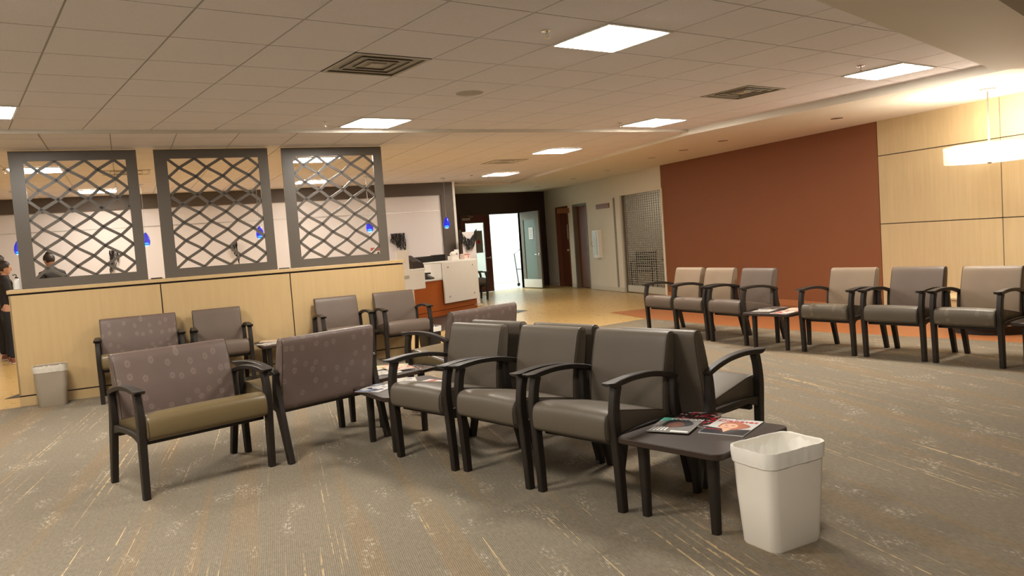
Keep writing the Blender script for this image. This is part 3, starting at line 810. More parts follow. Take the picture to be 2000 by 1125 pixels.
# diabetes magazine: title at the far side (local +Y)
def frame_xy(p0, p1):
    c = (p0 + p1) / 2; return c
fm = thing('magazine', 'white magazine titled in red with a woman\'s face, beside the white bin', 'magazine', (3.140, 2.525, ZT), math.radians(-72), 'magazines on the front table')
bm = BM(); box(bm, -.113, .113, -.15, .15, 0, .004, .0006, segs=1); obj('pages', bm, M_PAPER, fm)
bm = BM(); box(bm, -.114, .114, -.151, .151, .0042, .0052); obj('cover', bm, mat_plain('white_cover', (.72, .72, .70), .25), fm)
zc = .0056
bm = BM(); flat(bm, [(-.112, -.150), (.112, -.150), (.112, -.035), (.06, -.045), (-.02, -.055), (-.112, -.03)], zc); obj('dark_jacket_picture', bm, mat_plain('dark_jacket_print', (.03, .035, .045), .3, var=.4, nscale=40), fm)
bm = BM(); flat(bm, blob(.004, .016, .078, .074, seed=3), zc + .0002); obj('hair_picture', bm, mat_plain('auburn_print', (.40, .10, .035), .4, var=.5, nscale=60), fm)
bm = BM(); flat(bm, blob(-.014, .0, .044, .056, seed=4, wob=.06), zc + .0004); obj('face_picture', bm, mat_plain('face_print', (.74, .40, .24), .4, var=.12, nscale=40), fm)
bm = BM()
for ex_ in (-.030, .004): flat(bm, blob(ex_, .012, .008, .0035, 12, 0), zc + .0006); flat(bm, blob(ex_, .022, .011, .002, 12, 0), zc + .0006)
flat(bm, blob(-.016, -.008, .004, .003, 10, 0), zc + .0006); obj('eyes_picture', bm, BLKI, fm)
bm = BM(); flat(bm, blob(-.014, -.027, .014, .005, 12, 0), zc + .0006); obj('mouth_picture', bm, RED, fm)
bm = BM(); flat(bm, [(-.03, -.05), (.02, -.05), (.0, -.115)], zc + .0003); obj('neck_picture', bm, mat_plain('face_print', (.72, .38, .22), .4), fm)
text_part('title', 'Diabetes', .058, (0, .105, zc + .0006), (0, 0, 0), RED, fm)
text_part('heading', 'Forecast', .016, (0, .140, zc + .0006), (0, 0, 0), mat_plain('grey_ink', (.35, .35, .36), .4), fm)
text_part('cover_line', 'EXERCISE', .020, (-.066, -.075, zc + .0006), (0, 0, 0), RED, fm)
# black magazine pile on the left of the table
fk = mag((2.955, 2.790), math.radians(-68), ZT, 'magazine under the woman-cover one on the front table', mat_cover('red_black_cover', (.03, .02, .02), [((.45, .02, .03), 18, .55), ((.5, .45, .45), 25, .62)], 1.0), group='magazines on the front table', w=.215, h=.30)
fk.location = (3.16, 2.765, ZT); fk.rotation_euler.z = math.radians(-62); fk['label'] = 'red and black magazine partly under another against the nearest chair'
fb = thing('magazine', 'magazine with dark-haired woman and teal corner on the front table', 'magazine', (2.985, 2.750, ZT + .0068), math.radians(-66), 'magazines on the front table')
bm = BM(); box(bm, -.108, .108, -.140, .140, 0, .003, .0006, segs=1); obj('pages', bm, M_PAPER, fb)
bm = BM(); box(bm, -.109, .109, -.141, .141, .0032, .0042); obj('cover', bm, mat_plain('grey_cover', (.26, .25, .24), .25, var=.3, nscale=25), fb)
zc = .0046
bm = BM(); flat(bm, blob(.0, .03, .075, .085, seed=7), zc); obj('hair_picture', bm, BLKI, fb)
bm = BM(); flat(bm, blob(-.005, .0, .045, .058, seed=8), zc + .0002); obj('face_picture', bm, FLESHD, fb)
bm = BM(); flat(bm, [(-.108, .06), (-.04, .09), (-.05, .14), (-.108, .14)], zc + .0003); obj('teal_corner_picture', bm, TEAL, fb)
bm = BM()
for k in range(5): flat(bm, [(-.10 + k * .018, -.135 + k * .004), (-.09 + k * .018, -.135 + k * .004), (-.082 + k * .016, -.06), (-.092 + k * .016, -.055)], zc + .0003)
flat(bm, [(.01, -.137), (.10, -.137), (.10, -.115), (.01, -.11)], zc + .0003)
obj('white_picture', bm, WHT, fb)
text_part('title', 'WOMAN', .044, (.025, .115, zc + .0006), (0, 0, 0), WHT, fb)
cov = [mat_cover('cover_pale', (.60, .58, .54), [((.10, .10, .12), 22, .56), ((.75, .72, .66), 14, .55)], 2.0),
       mat_cover('cover_pink', (.66, .55, .46), [((.60, .13, .08), 16, .56), ((.72, .68, .40), 12, .58)], 5.0),
       mat_cover('cover_bw', (.62, .62, .62), [((.04, .05, .08), 14, .52), ((.2, .25, .4), 9, .6)], 8.0),
       mat_cover('cover_green', (.55, .56, .30), [((.70, .30, .18), 14, .54), ((.75, .72, .66), 18, .58)], 11.0),
       mat_cover('cover_red', (.70, .66, .60), [((.55, .05, .04), 13, .55), ((.08, .07, .06), 25, .62)], 14.0),
       mat_cover('cover_dark', (.10, .07, .06), [((.55, .50, .45), 20, .58)], 17.0)]
g2 = 'magazines on the two tables behind the foreground row'
mag((2.53, 5.20), math.radians(-60), ZT, 'black and white magazine by the edge of the near magazine table', cov[2], group=g2)
mag((2.76, 5.24), math.radians(-25), ZT + .0066, 'blue and grey magazine on the near magazine table', cov[0], group=g2)
mag((2.83, 5.03), math.radians(-78), ZT, 'pale folded magazine beside the far foreground chair seat', cov[4], group=g2)
g3 = 'magazines strewn on the table between the wide chairs'
mag((2.82, 6.07), math.radians(15), ZT, 'black and white magazine at the left of the strewn table', cov[2], group=g3)
mag((2.87, 5.78), math.radians(80), ZT, 'pale magazine at the near left of the strewn table', cov[0], group=g3)
mag((3.06, 5.86), math.radians(-10), ZT + .0072, 'pink and red magazine in the middle of the strewn table', cov[1], group=g3)
mag((3.08, 6.02), math.radians(60), ZT + .0, 'green cover magazine at the back of the strewn table', cov[3], w=.19, group=g3)
mag((3.17, 5.76), math.radians(20), ZT, 'dark magazine at the near right of the strewn table', cov[5], w=.16, group=g3)
g4 = 'magazines on the table by the half wall'
q = hwp(3.33, .36)
for k, (dx, dy, a, lab) in enumerate(((-.19, -.09, 25, 'pale magazine on the left of the half wall table'), (-.12, .12, -20, 'magazine at the back left of the half wall table'), (.13, -.04, 8, 'pale magazine on the right of the half wall table'))):
    mag((q[0] + dx * .98 + dy * .178, q[1] - dx * .178 + dy * .98), A_HW + math.radians(a + 90), ZT + (.0066 if k == 1 else 0), lab, cov[(0, 1, 4)[k]], group=g4)
g5 = 'magazines on the table in the right wall row'
mag((7.53, 5.50), math.radians(-75), ZT, 'pale grey magazine on the left of the right wall table', cov[0], group=g5)
mag((7.72, 5.52), math.radians(-95), ZT + .0066, 'dark edged magazine at the back left of the right wall table', cov[5], group=g5)
mag((7.43, 5.17), math.radians(-85), ZT, 'red and white magazine on the right of the right wall table', cov[4], group=g5)
mag((7.72, 5.22), math.radians(-70), ZT, 'pink magazine at the back right of the right wall table', cov[1], group=g5)

# ------------------------------------------------------------------ bins
def bin_(loc, rz, lx, ly, h, m, label, taper=.86, bag=True, r=.05, lm=None):
    t = thing('waste_bin', label, 'waste bin', (loc[0], loc[1], 0), rz)
    bm = BM()
    def rg(s, z, e=0): return [(x, y, z) for x, y in rrect(-lx / 2 * s + e, lx / 2 * s - e, -ly / 2 * s + e, ly / 2 * s - e, r * s, 6)]
    loft(bm, [rg(taper * .97, 0), rg(taper, .008), rg((taper + 1) / 2, h * .5), rg(.975, h - .02), rg(1.0, h - .018), rg(1.0, h), rg(.985, h, .004), rg(.97, h - .03, .004), rg((taper + 1) / 2, h * .5, .005), rg(taper, .014, .006)])
    obj('bucket', bm, m, t, True)
    if bag:
        rnd = random.Random(5); n = 96; bm = BM(); rings = []
        raw = rrect(-lx / 2, lx / 2, -ly / 2, ly / 2, r, 6); base = []
        per = sum(math.dist(raw[i], raw[i - 1]) for i in range(len(raw))); nb = 140; acc = 0; tgt = 0
        for i in range(len(raw)):
            a_, b_2 = raw[i], raw[(i + 1) % len(raw)]; L = math.dist(a_, b_2)
            while tgt < acc + L and len(base) < nb:
                f_ = (tgt - acc) / L; base.append((a_[0] + (b_2[0] - a_[0]) * f_, a_[1] + (b_2[1] - a_[1]) * f_)); tgt += per / nb
            acc += L
        nb = len(base)
        jit = [rnd.uniform(-1, 1) for _ in range(nb)]
        def fold(i, a): return a * (math.sin(i * .83) * .5 + math.sin(i * .31 + 1) * .6 + jit[i % nb] * .35)
        lv = [(.66, h * .42, .008), (.82, h * .76, .007), (.94, h - .025, .004), (.985, h + .002, .001), (1.010, h + .003, .001), (1.018, h - .012, .001), (1.008, h - .04, .0018), (.990, h - .066, .0018)]
        for s, z, a in lv:
            ring = []
            for i, (x, y) in enumerate(base):
                d = fold(i, a); L = math.hypot(x, y)
                zz = z + (fold(i + 3, .0013) if z > h and z < h + .01 else (fold(i * 2, .004) if z < h - .05 and s > 1 else 0))
                ring.append((x * s + x / L * d, y * s + y / L * d, zz))
            rings.append(ring)
        loft(bm, rings, cap=False); obj('liner', bm, lm or M_BAG, t, True)
    return t
bin_((2.940, 2.118), math.radians(-8), .360, .255, .44, M_CANW, 'large white waste bin with a white liner at the corner of the front table', .82)
bin_(hwp(.955, .19), A_HW, .315, .22, .43, M_CANT, 'beige waste bin with a clear liner against the left end of the half wall', .84, lm=mat_plain('clear_grey_liner', (.60, .55, .47), .3, var=.2, nscale=40))
bin_((5.40, 9.36), math.radians(10), .26, .26, .30, M_BLACK, 'small black waste bin with a white liner past the half wall end', .85)

# ------------------------------------------------------------------ round wood-clad bench under the drum pendant, and the pendant
t = thing('round_counter', 'round maple clad counter with dark toe-kick behind the right end chairs', 'counter', (9.62, 3.98, 0))
bm = BM(); lathe(bm, [(.42, 0), (.42, .10)], 48); obj('toe_kick', bm, M_BLACK, t, True)
bm = BM(); lathe(bm, [(.46, .10), (.46, .38)], 48); obj('drum', bm, M_MAPLE, t, True)
bm = BM(); lathe(bm, [(.47, .38), (.48, .385), (.48, .405), (.47, .41)], 48); obj('top', bm, M_MAPLE2, t, True)
PX, PY = 9.44, 3.89
t = thing('drum_pendant', 'round two-layer glass drum pendant lamp lit above the right wall', 'pendant lamp', (PX, PY, Z3))
bm = BM(); lathe(bm, [(.0005, -.03), (.02, -.028), (.075, -.012), (.08, 0)], 28); obj('canopy', bm, mat_plain('grey_fitting', (.16, .145, .125), .45), t, True)
bm = BM(); tube(bm, [(0, 0, -.02), (0, 0, -.60)], .009, 10); obj('rod', bm, mat_plain('grey_fitting', (.16, .145, .125), .45), t, True)
bm = BM(); lathe(bm, [(.445, -.785), (.448, -.60), (.444, -.60), (.441, -.785)], 48, cap=False); obj('outer_shade', bm, mat_glass('clear_amber_glass', (1, .9, .8), .02, .25), t, True)
bm = BM(); lathe(bm, [(.0005, -.79), (.30, -.79), (.35, -.775), (.36, -.76), (.36, -.595), (.355, -.595)], 48, cap=False); obj('inner_shade', bm, mat_emit('drum_glass', (1.0, .88, .72), 5.0), t, True)
bm = BM(); lathe(bm, [(.0005, -.812), (.02, -.81), (.024, -.795), (.02, -.79)], 16); obj('finial', bm, M_STEEL, t, True)
bm = BM()
for k in range(3):
    a = k * 2 * PI / 3; tube(bm, [(0, 0, -.605), (.442 * math.cos(a), .442 * math.sin(a), -.605)], .005, 8)
obj('spoke', bm, M_STEEL, t, True)
for k in range(3):
    a = k * 2 * PI / 3 + .5
    ld = D.lights.new('pendant_bulb', 'POINT'); ld.energy = 19; ld.color = (1, .86, .68); ld.shadow_soft_size = .04
    lo = D.objects.new('pendant_bulb', ld); COL.objects.link(lo); lo.parent = t; lo.location = (.2 * math.cos(a), .2 * math.sin(a), -.54)

# ------------------------------------------------------------------ blue glass pendants
M_BLUE = None
m_, nt_, b_ = new_mat('cobalt_glass'); b_.inputs['Base Color'].default_value = (.01, .03, .75, 1); b_.inputs['Roughness'].default_value = .08
b_.inputs['Emission Color'].default_value = (.01, .03, 1, 1); b_.inputs['Emission Strength'].default_value = .12; b_.inputs['Alpha'].default_value = .72; M_BLUE = m_
M_BGL = mat_emit('blue_lamp_glow', (.03, .35, 1.0), 6.0)
def blue_pendant(x, y, label):
    t = thing('blue_pendant', label, 'pendant lamp', (x, y, Z2), 0, 'small cobalt blue glass pendants over the reception')
    bm = BM(); lathe(bm, [(.0005, -.02), (.03, -.018), (.055, -.004), (.055, 0)], 20); obj('canopy', bm, M_STEEL, t, True)
    bm = BM(); tube(bm, [(0, 0, -.01), (0, 0, -.80)], .003, 6); obj('cord', bm, M_STEEL, t, True)
    bm = BM(); lathe(bm, [(.012, -.79), (.03, -.815), (.055, -.87), (.066, -.93), (.058, -.985), (.045, -1.0), (.042, -1.0), (.053, -.98)], 24, cap=False); obj('shade', bm, M_BLUE, t, True)
    bm = BM(); lathe(bm, [(.0005, -.955), (.038, -.965), (.046, -.985), (.03, -1.01), (.0005, -1.018)], 16, cap=False); obj('bulb', bm, M_BGL, t, True)
blue_pendant(8.48, 13.68, 'blue glass pendant at the right, in front of the dark column')
blue_pendant(6.53, 13.20, 'blue glass pendant seen through the right lattice screen')
blue_pendant(4.64, 13.60, 'blue glass pendant seen through the middle lattice screen')
q = on_line(285, 468, 14.2, -.05); blue_pendant(q.x, q.y, 'blue glass pendant mostly hidden behind the left screen right edge')
blue_pendant(1.17, 14.9, 'blue glass pendant beside the left edge of the left screen')

# ------------------------------------------------------------------ reception desk
A_D = math.atan(.3527)
dk = thing('reception_desk', 'orange reception desk with a white raised front panel', 'desk', (7.28, 13.04, 0), A_D)
# local x along the front, y away from the camera
ca = math.cos(A_D)
def dx(x): return (x - 7.28) / ca
M_ORG = mat_plain('orange_laminate', (.42, .105, .02), .35, var=.04, nscale=3)
LD = dx(9.08)
bm = BM(); box(bm, 0, LD, 0.0, .90, 0, .10); obj('plinth', bm, M_ORG, dk)
bm = BM(); box(bm, 0, LD, 0.004, .90, .108, .70, .002); obj('carcass', bm, M_ORG, dk)
bm = BM(); box(bm, -.02, LD, -.02, .92, .702, .732, .004); obj('worktop', bm, M_WHITE, dk)
bm = BM(); box(bm, dx(8.02), LD - .005, -.075, -.045, .235, 1.03, .003); obj('front_panel', bm, M_WHITE, dk)
bm = BM(); box(bm, dx(8.02) + .01, LD - .005, -.02, .42, .734, 1.028, .002); obj('transaction_wall', bm, M_WHITE, dk)
bm = BM(); box(bm, dx(8.02), LD, -.045, .43, 1.031, 1.056, .003); obj('transaction_top', bm, M_WHITE, dk)
for xx in (dx(8.16), dx(8.92)):
    for zz in (.36, .94):
        bm = BM(); lathe(bm, [(.0005, .0), (.013, .0), (.014, -.006), (.014, -.045)], 12, M=Matrix.Translation((xx, -.083, zz)) @ Matrix.Rotation(PI / 2, 4, 'X')); obj('standoff', bm, M_STEEL, dk, True)
def dpt(x, y):      # desk local -> world
    return (7.28 + x * math.cos(A_D) - y * math.sin(A_D), 13.04 + x * math.sin(A_D) + y * math.cos(A_D))
def on_desk(name, label, cat, x, y, z, rz=0): 
    q = dpt(x, y); return thing(name, label, cat, (q[0], q[1], z), A_D + rz)
t = on_desk('computer_monitor', 'black computer monitor seen from behind, standing on the orange desk', 'monitor', dx(8.24), .62, .733)
bm = BM(); box(bm, -.28, .28, -.02, .02, .12, .44, .008); obj('screen_housing', bm, M_BLACK, t)
bm = BM(); box(bm, -.03, .03, .0, .03, .01, .2); box(bm, -.11, .11, -.08, .08, 0, .012, .003); obj('stand', bm, M_BLACK, t)
t = on_desk('computer_monitor', 'second black monitor beside the first, behind the tissue box', 'monitor', dx(8.76), .68, .733, -.1)
bm = BM(); box(bm, -.20, .20, -.02, .02, .12, .45, .008); obj('screen_housing', bm, M_BLACK, t)
bm = BM(); box(bm, -.03, .03, .0, .03, .01, .2); box(bm, -.11, .11, -.08, .08, 0, .012, .003); obj('stand', bm, M_BLACK, t)
t = on_desk('desk_phone', 'black desk phone on the low end of the orange desk', 'phone', dx(7.83), .16, .733, .3)
bm = BM(); loft(bm, [[(-.08, -.10, 0), (.08, -.10, 0), (.08, .10, 0), (-.08, .10, 0)], [(-.08, -.10, .03), (.08, -.10, .03), (.08, .10, .12), (-.08, .10, .12)]]); obj('base', bm, M_BLACK, t)
bm = BM(); box(bm, -.085, -.035, -.09, .10, .10, .135, .012); obj('handset', bm, M_BLACK, t, True)
bm = BM(); box(bm, -.01, .06, .01, .06, .095, .1, M=Matrix.Rotation(math.radians(0), 4, 'X')); obj('display', bm, mat_plain('phone_display', (.35, .36, .33), .2), t)
t = on_desk('tissue_box', 'clear rack of white tissues on the white counter top', 'tissues', dx(8.55), .10, 1.057)
bm = BM(); box(bm, -.11, .11, -.06, .06, 0, .09, .006); obj('carton', bm, M_WHITE, t)
bm = BM(); rnd = random.Random(3)
loft(bm, [[(.07 * s * math.cos(a) * (1 + .25 * math.sin(3 * a + k)), .04 * s * math.sin(a) * (1 + .2 * math.cos(2 * a)), z) for a in [2 * PI * j / 14 for j in range(14)]] for k, (s, z) in enumerate(((.8, .085), (1.25, .12), (1.0, .155), (.4, .178)))]); obj('tissue', bm, M_PAPER, t, True)
t = on_desk('sign_holder', 'small upright white sign in a clear holder on the counter top', 'sign', dx(8.78), .20, 1.057)
bm = BM(); box(bm, -.07, .07, -.006, .006, 0, .21, .002); box(bm, -.07, .07, -.04, .04, 0, .006); obj('holder', bm, M_WHITE, t)
bm = BM(); box(bm, -.025, .025, -.008, -.006, .10, .14); obj('printed_square', bm, mat_plain('grey_print', (.25, .22, .22), .5), t)
t = on_desk('carton', 'pink and white carton at the right end of the counter top', 'box', dx(8.97), .14, 1.057)
bm = BM(); box(bm, -.10, .09, -.06, .06, 0, .11, .002); obj('box_body', bm, mat_plain('pink_white_card', (.76, .58, .52), .5, var=.1, nscale=10), t)
bm = BM(); box(bm, -.10, .09, -.0615, -.0605, .085, .1); box(bm, .02, .045, -.0615, -.0605, .02, .07); obj('red_print', bm, mat_plain('dull_red_print', (.4, .06, .04), .5), t)
# computer, printer and white cabinet at the half wall end
wp = thing('printer_cabinet', 'white cabinet with a printer behind the right end of the half wall', 'cabinet', (6.70, 12.35, 0), A_D)
bm = BM(); box(bm, .02, .23, .0, .42, 0, .615, .002); obj('pedestal', bm, mat_plain('cream_laminate', (.72, .64, .50), .4), wp)
bm = BM(); box(bm, -.10, .55, -.01, .42, .62, .953, .01); obj('body', bm, M_WHITE, wp)
bm = BM(); box(bm, -.06, .12, -.013, -.009, .83, .89); obj('vent_slots', bm, mat_plain('grey_vent', (.42, .40, .38), .5), wp)
t = thing('desktop_printer', 'white office machine with a dark curved glass lid on the cabinet', 'printer', (6.96, 12.60, .954), A_D)
bm = BM(); loft(bm, [[(x, -.12, 0), (x, .14, 0), (x, .14, h2), (x, .05, h2 + .04), (x, -.12, h2 * .7)] for x, h2 in ((-.05, .24), (.12, .24), (.22, .18), (.27, .06))]); obj('housing', bm, mat_plain('dark_grey_plastic', (.05, .045, .045), .25), t, True)
bm = BM(); box(bm, -.07, .29, -.13, .15, -.0, .04, .01); obj('tray', bm, M_WHITE, t)
t = thing('display_board', 'white upright board standing behind the right end of the half wall', 'board', (6.68, 12.36, .954), A_D)
bm = BM(); box(bm, -.12, .19, -.0, .02, 0, .39, .003); obj('board', bm, M_PAPER, t)
bm = BM(); box(bm, -.05, .10, .0, .10, 0, .01); obj('foot', bm, M_PAPER, t)

# white privacy panel with gauze, right of the column
q1 = on_line(898, 455, 14.3, 0); q2 = on_line(928, 455, 14.3, 0)
pw = thing('privacy_panel', 'pale standing panel between reception column and glazed door, black gauze over its top', 'panel', (q1.x, 14.3, 0))
wpn = q2.x - q1.x
bm = BM(); box(bm, 0.04, wpn, 0, .03, .06, 1.62, .004); obj('board', bm, M_WALLP, pw)
bm = BM(); box(bm, 0, .045, -.005, .035, 0, 1.66, .003); obj('dark_post', bm, M_DARKW, pw)
bm = BM(); box(bm, -.05, wpn, -.12, .15, 0, .05, .004); obj('foot', bm, M_BASEW, pw)
def gauze(name, w_, h_, loc, rz, label, seed, holes=.45, drape=.12, neck=False):
    """ragged black gauze built from many thin strands"""
    rnd = random.Random(seed); bm = BM()
    t = thing(name, label, 'decoration', loc, rz)
    n = int(w_ / .012) + 3
    strands = []
    for i in range(n):
        u = i / (n - 1); x = (u - .5) * w_
        top = -h_ * .45 * max(0, math.sin(u * PI)) if neck else 0
        L = h_ * (.72 + .28 * math.sin(u * PI * 1.1 + seed)) * rnd.uniform(.75, 1.05)
        if neck: L = (h_ * (.38 + .62 * math.sin(u * PI) ** .7) + top) * rnd.uniform(.92, 1.04) + abs(top) * .4
        pts = []
        for k in range(8):
            f = k / 7; z = top - (L - abs(top) * .4) * f
            pts.append((x + .02 * math.sin(f * 5 + i * .4) * f + rnd.uniform(-.006, .006), -.012 - .012 * math.sin(i * .9) - .01 * f, z))
        strands.append(pts); tube(bm, pts, rnd.uniform(.0035, .0075), 5)
    for k in range(1, 7):
        for i in range(len(strands) - 1):
            if rnd.random() < holes:
                a = strands[i][k]; b = strands[i + 1][min(7, k + (1 if rnd.random() < .4 else 0))]
                tube(bm, [a, b], .004, 4)
    obj('strands', bm, mat_plain('black_gauze', (.012, .011, .010), .8), t)
    return t
gauze('black_gauze', wpn * 1.05, .46, (q1.x + wpn / 2, 14.28, 1.68), 0, 'black gauze draped in a swag over the pale privacy panel', 2, .8, neck=True)
def gz(u, v, w_, h_, label, seed, **k):
    q = on_line(u, v, 16.9, -.24); return gauze('black_gauze', w_, h_, (q.x + .012, q.y - .05, q.z), A_BW, label, seed, **k)
gz(773, 456, .30, .42, 'ragged black gauze square hanging right of the right lattice screen', 5, holes=.9)
gz(219, 489, .14, .50, 'black gauze strip seen through the left lattice screen', 8)
gz(455, 473, .09, .46, 'thin black gauze strip seen through the middle lattice screen', 11)
q = on_line(734, 483, 16.9, -.24)
t = thing('wall_notice', 'small red and white notice on the wall behind the right screen', 'sign', (q.x, q.y - .003, q.z), A_BW)
bm = BM(); box(bm, -.12, .12, -.006, 0, -.17, 0, .001); obj('sheet', bm, M_PAPER, t)
bm = BM(); box(bm, -.115, .115, -.008, -.006, -.075, -.006); obj('red_band', bm, mat_plain('faded_red_print', (.45, .12, .09), .5), t)
bm = BM(); box(bm, .02, .06, -.008, -.006, -.15, -.10); obj('dark_mark', bm, BLKI, t)

# ------------------------------------------------------------------ doors
def glazed_leaf(t, W, hgt_, y, glass_m, wood, side):
    st = .17 if W > .9 else .15
    x0, x1 = 0.01, W - .01
    bm = BM(); box(bm, x0, x0 + .14, y, y + .045, .008, hgt_, .002); box(bm, x1 - .20, x1, y, y + .045, .008, hgt_, .002)
    box(bm, x0 + .14, x1 - .20, y, y + .045, .008, .25, .002); box(bm, x0 + .14, x1 - .20, y, y + .045, hgt_ - .22, hgt_, .002); obj('stiles_and_rails', bm, wood, t)
    bm = BM(); box(bm, x0 + .14, x1 - .20, y + .018, y + .024, .25, hgt_ - .22); obj('pane', bm, glass_m, t)
    h = empty('lever_handle'); h.parent = t; h.location = (W - .09, y, .93)
    bm = BM(); lathe(bm, [(.0005, .012), (.03, .01), (.032, 0)], 18, M=Matrix.Rotation(PI / 2, 4, 'X')); obj('rose', bm, M_CHROME, h, True)
    bm = BM(); tube(bm, [(0, -.01, 0), (0, -.05, 0), (-.03, -.058, 0), (-.12, -.055, .0)], .010, 8); obj('lever', bm, M_CHROME, h, True)
M_FROST = mat_glass('pale_green_glass', (.80, .95, .88), .25, .35)
M_FROST2 = mat_glass('grey_green_glass', (.20, .27, .24), .2, .80)
t = thing('door_1', '', 'door', (DX0, YD + .03, 0)); del t['label']; del t['category']; t['kind'] = 'structure'
glazed_leaf(t, DX1 - DX0, 2.11, 0, M_FROST, M_DOORD, 1)
t2 = thing('door_closer', 'grey metal door closer box at the top of the closed glazed door', 'door closer', (DX0 + .14, YD + .02, 2.00))
bm = BM(); box(bm, -.12, .14, -.06, 0, -.03, .03, .006); obj('cover', bm, mat_plain('grey_enamel', (.30, .27, .24), .4), t2)
bm = BM(); tube(bm, [(.1, -.03, .03), (.25, -.05, .06), (.1, -.01, .09)], .006, 6); obj('arm', bm, M_STEEL, t2)
t2 = thing('door_poster', 'grey poster with a red cross taped inside the closed glazed door', 'poster', (DX0 + .545, YD + .035, 1.08))
bm = BM(); box(bm, -.12, .13, 0, .004, 0, .60); obj('sheet', bm, mat_plain('grey_paper', (.20, .19, .16), .6, var=.1), t2)
bm = BM(); box(bm, -.02, .02, -.003, .0, .23, .36); box(bm, -.065, .065, -.003, 0, .275, .315); obj('red_cross', bm, mat_plain('red_print', (.5, .02, .02), .5), t2)
t = thing('door_2', '', 'door', (DX2 - .01, YD - .005, 0), -math.radians(95)); del t['label']; del t['category']; t['kind'] = 'structure'
glazed_leaf(t, .95, 2.11, -.045, M_FROST2, M_JAMB, -1)
bm = BM(); box(bm, .03, .93, -.055, -.046, .02, .25, .002); o = obj('kick_plate', bm, M_WHITE, t)
t2 = thing('door_notice', 'white paper notice on the glass of the open door', 'notice', (DX2 - .01, YD - .005, 0), -math.radians(95))
bm = BM(); box(bm, .40, .62, -.036, -.033, 1.35, 1.67); obj('sheet', bm, M_PAPER, t2)
bm = BM()
for k in range(6): box(bm, .43, .59 - .02 * (k % 3), -.038, -.036, 1.60 - k * .04, 1.61 - k * .04)
obj('printed_lines', bm, mat_plain('grey_print', (.25, .22, .22), .5), t2)
bm = BM(); box(bm, DX0 - .05, DX0, YD - .02, YD + .16, 0, 2.14); box(bm, DX2, DX2 + .05, YD - .02, YD + .16, 0, 2.14); box(bm, DX0, DX2, YD + .02, YD + .16, 2.10, 2.14); struct('trim_6', bm, M_DARKW)
# walker seen in the corridor
wk = thing('hand_trolley', 'dark handled trolley peeking from behind the open glazed door', 'trolley', (13.92, 18.15, 0))
bm = BM(); tube(bm, catmull([(-.10, 0, .06), (-.15, 0, .50), (-.19, 0, .95), (-.17, 0, 1.06), (-.06, 0, 1.10), (.05, 0, 1.10)], 4), .014, 8); obj('handle', bm, M_BLACK, wk, True)
bm = BM(); tube(bm, [(-.10, .4, .06), (-.19, .4, .95), (.05, .4, 1.08)], .014, 8); tube(bm, [(-.14, 0, .5), (-.14, .4, .5)], .012, 8); obj('frame', bm, M_BLACK, wk, True)
for yy in (0, .4):
    bm = BM(); lathe(bm, [(.045, -.015), (.05, -.01), (.05, .01), (.045, .015)], 16, M=Matrix.Translation((-.10, yy, .05)) @ Matrix.Rotation(PI / 2, 4, 'X')); obj('wheel', bm, M_BLACK, wk, True)
# recessed doors in the far right wall
A_F = math.atan2(1, .33)     # direction of the wall, angle from +X
def wall_door(n, ya, yb, leaf_m, jamb_m, note, plate):
    t = thing('door_%d' % n, '', 'door', (fw_x(ya), ya, 0), A_F); del t['label']; del t['category']; t['kind'] = 'structure'
    L = math.hypot(yb - ya, fw_x(yb) - fw_x(ya))   # local x along the wall away from camera; local y towards the lobby
    bm = BM(); box(bm, 0, .05, -.15, .012, 0, 2.17); box(bm, L - .05, L, -.15, .012, 0, 2.17); box(bm, .05, L - .05, -.15, .012, 2.11, 2.17); obj('frame', bm, jamb_m, t)
    bm = BM(); box(bm, .05, L - .05, -.14, -.10, .01, 2.11, .002); obj('leaf', bm, leaf_m, t)
    bm = BM(); tube(bm, [(.12, -.10, .95), (.12, -.04, .95), (.22, -.04, .95)], .010, 8); obj('lever_handle', bm, M_CHROME, t, True)
    return t, L
t, L = wall_door(3, D2a, D2b, M_DOORW, M_JAMB, False, False)
t, L = wall_door(4, D1a, D1b, M_DOORW, M_DOORW, True, True)
tp = thing('door_notice', 'white paper notice taped to the left brown door', 'notice', (fw_x(D1a), D1a, 0), A_F)
bm = BM(); box(bm, .16, .37, -.099, -.096, 1.28, 1.68); obj('sheet', bm, M_PAPER, tp)
bm = BM()
for k in range(7): box(bm, .19, .34 - .02 * (k % 3), -.096, -.095, 1.62 - k * .045, 1.63 - k * .045)
obj('printed_lines', bm, mat_plain('grey_print', (.25, .22, .22), .5), tp)
tp = thing('push_plate', 'small white plate on the left brown door', 'door plate', (fw_x(D1a), D1a, 0), A_F)
bm = BM(); box(bm, .30, .46, -.099, -.094, .955, 1.01, .002); obj('plate', bm, M_WHITE, tp)
def blade_sign(y, z, L, label):
    t = thing('blade_sign', label, 'sign', (fw_x(y), y, z), A_F + PI / 2)
    bm = BM(); box(bm, .006, L, -.012, .012, -.065, .065, .003); obj('plate', bm, mat_plain('brown_sign', (.22, .085, .03), .4), t)
    bm = BM(); box(bm, 0, .008, -.03, .03, -.05, .05, .002); obj('bracket', bm, M_STEEL, t)
    bm = BM()
    for k in range(8): box(bm, .03 + k * (L - .06) / 8, .03 + (k + .6) * (L - .06) / 8, -.0135, -.012, -.018, .018)
    obj('raised_letters', bm, mat_plain('dull_gold', (.30, .15, .06), .4), t)
blade_sign(15.98, 2.04, .34, 'brown blade sign projecting beside the left brown door')
tp = thing('room_sign', 'brown rectangular sign on the white wall above the extinguisher cabinet', 'sign', (fw_x(13.61), 13.61, 1.97), A_F)
bm = BM(); box(bm, 0, .74, .001, .02, 0, .11, .003); obj('plate', bm, mat_plain('brown_sign', (.22, .085, .03), .4), tp)
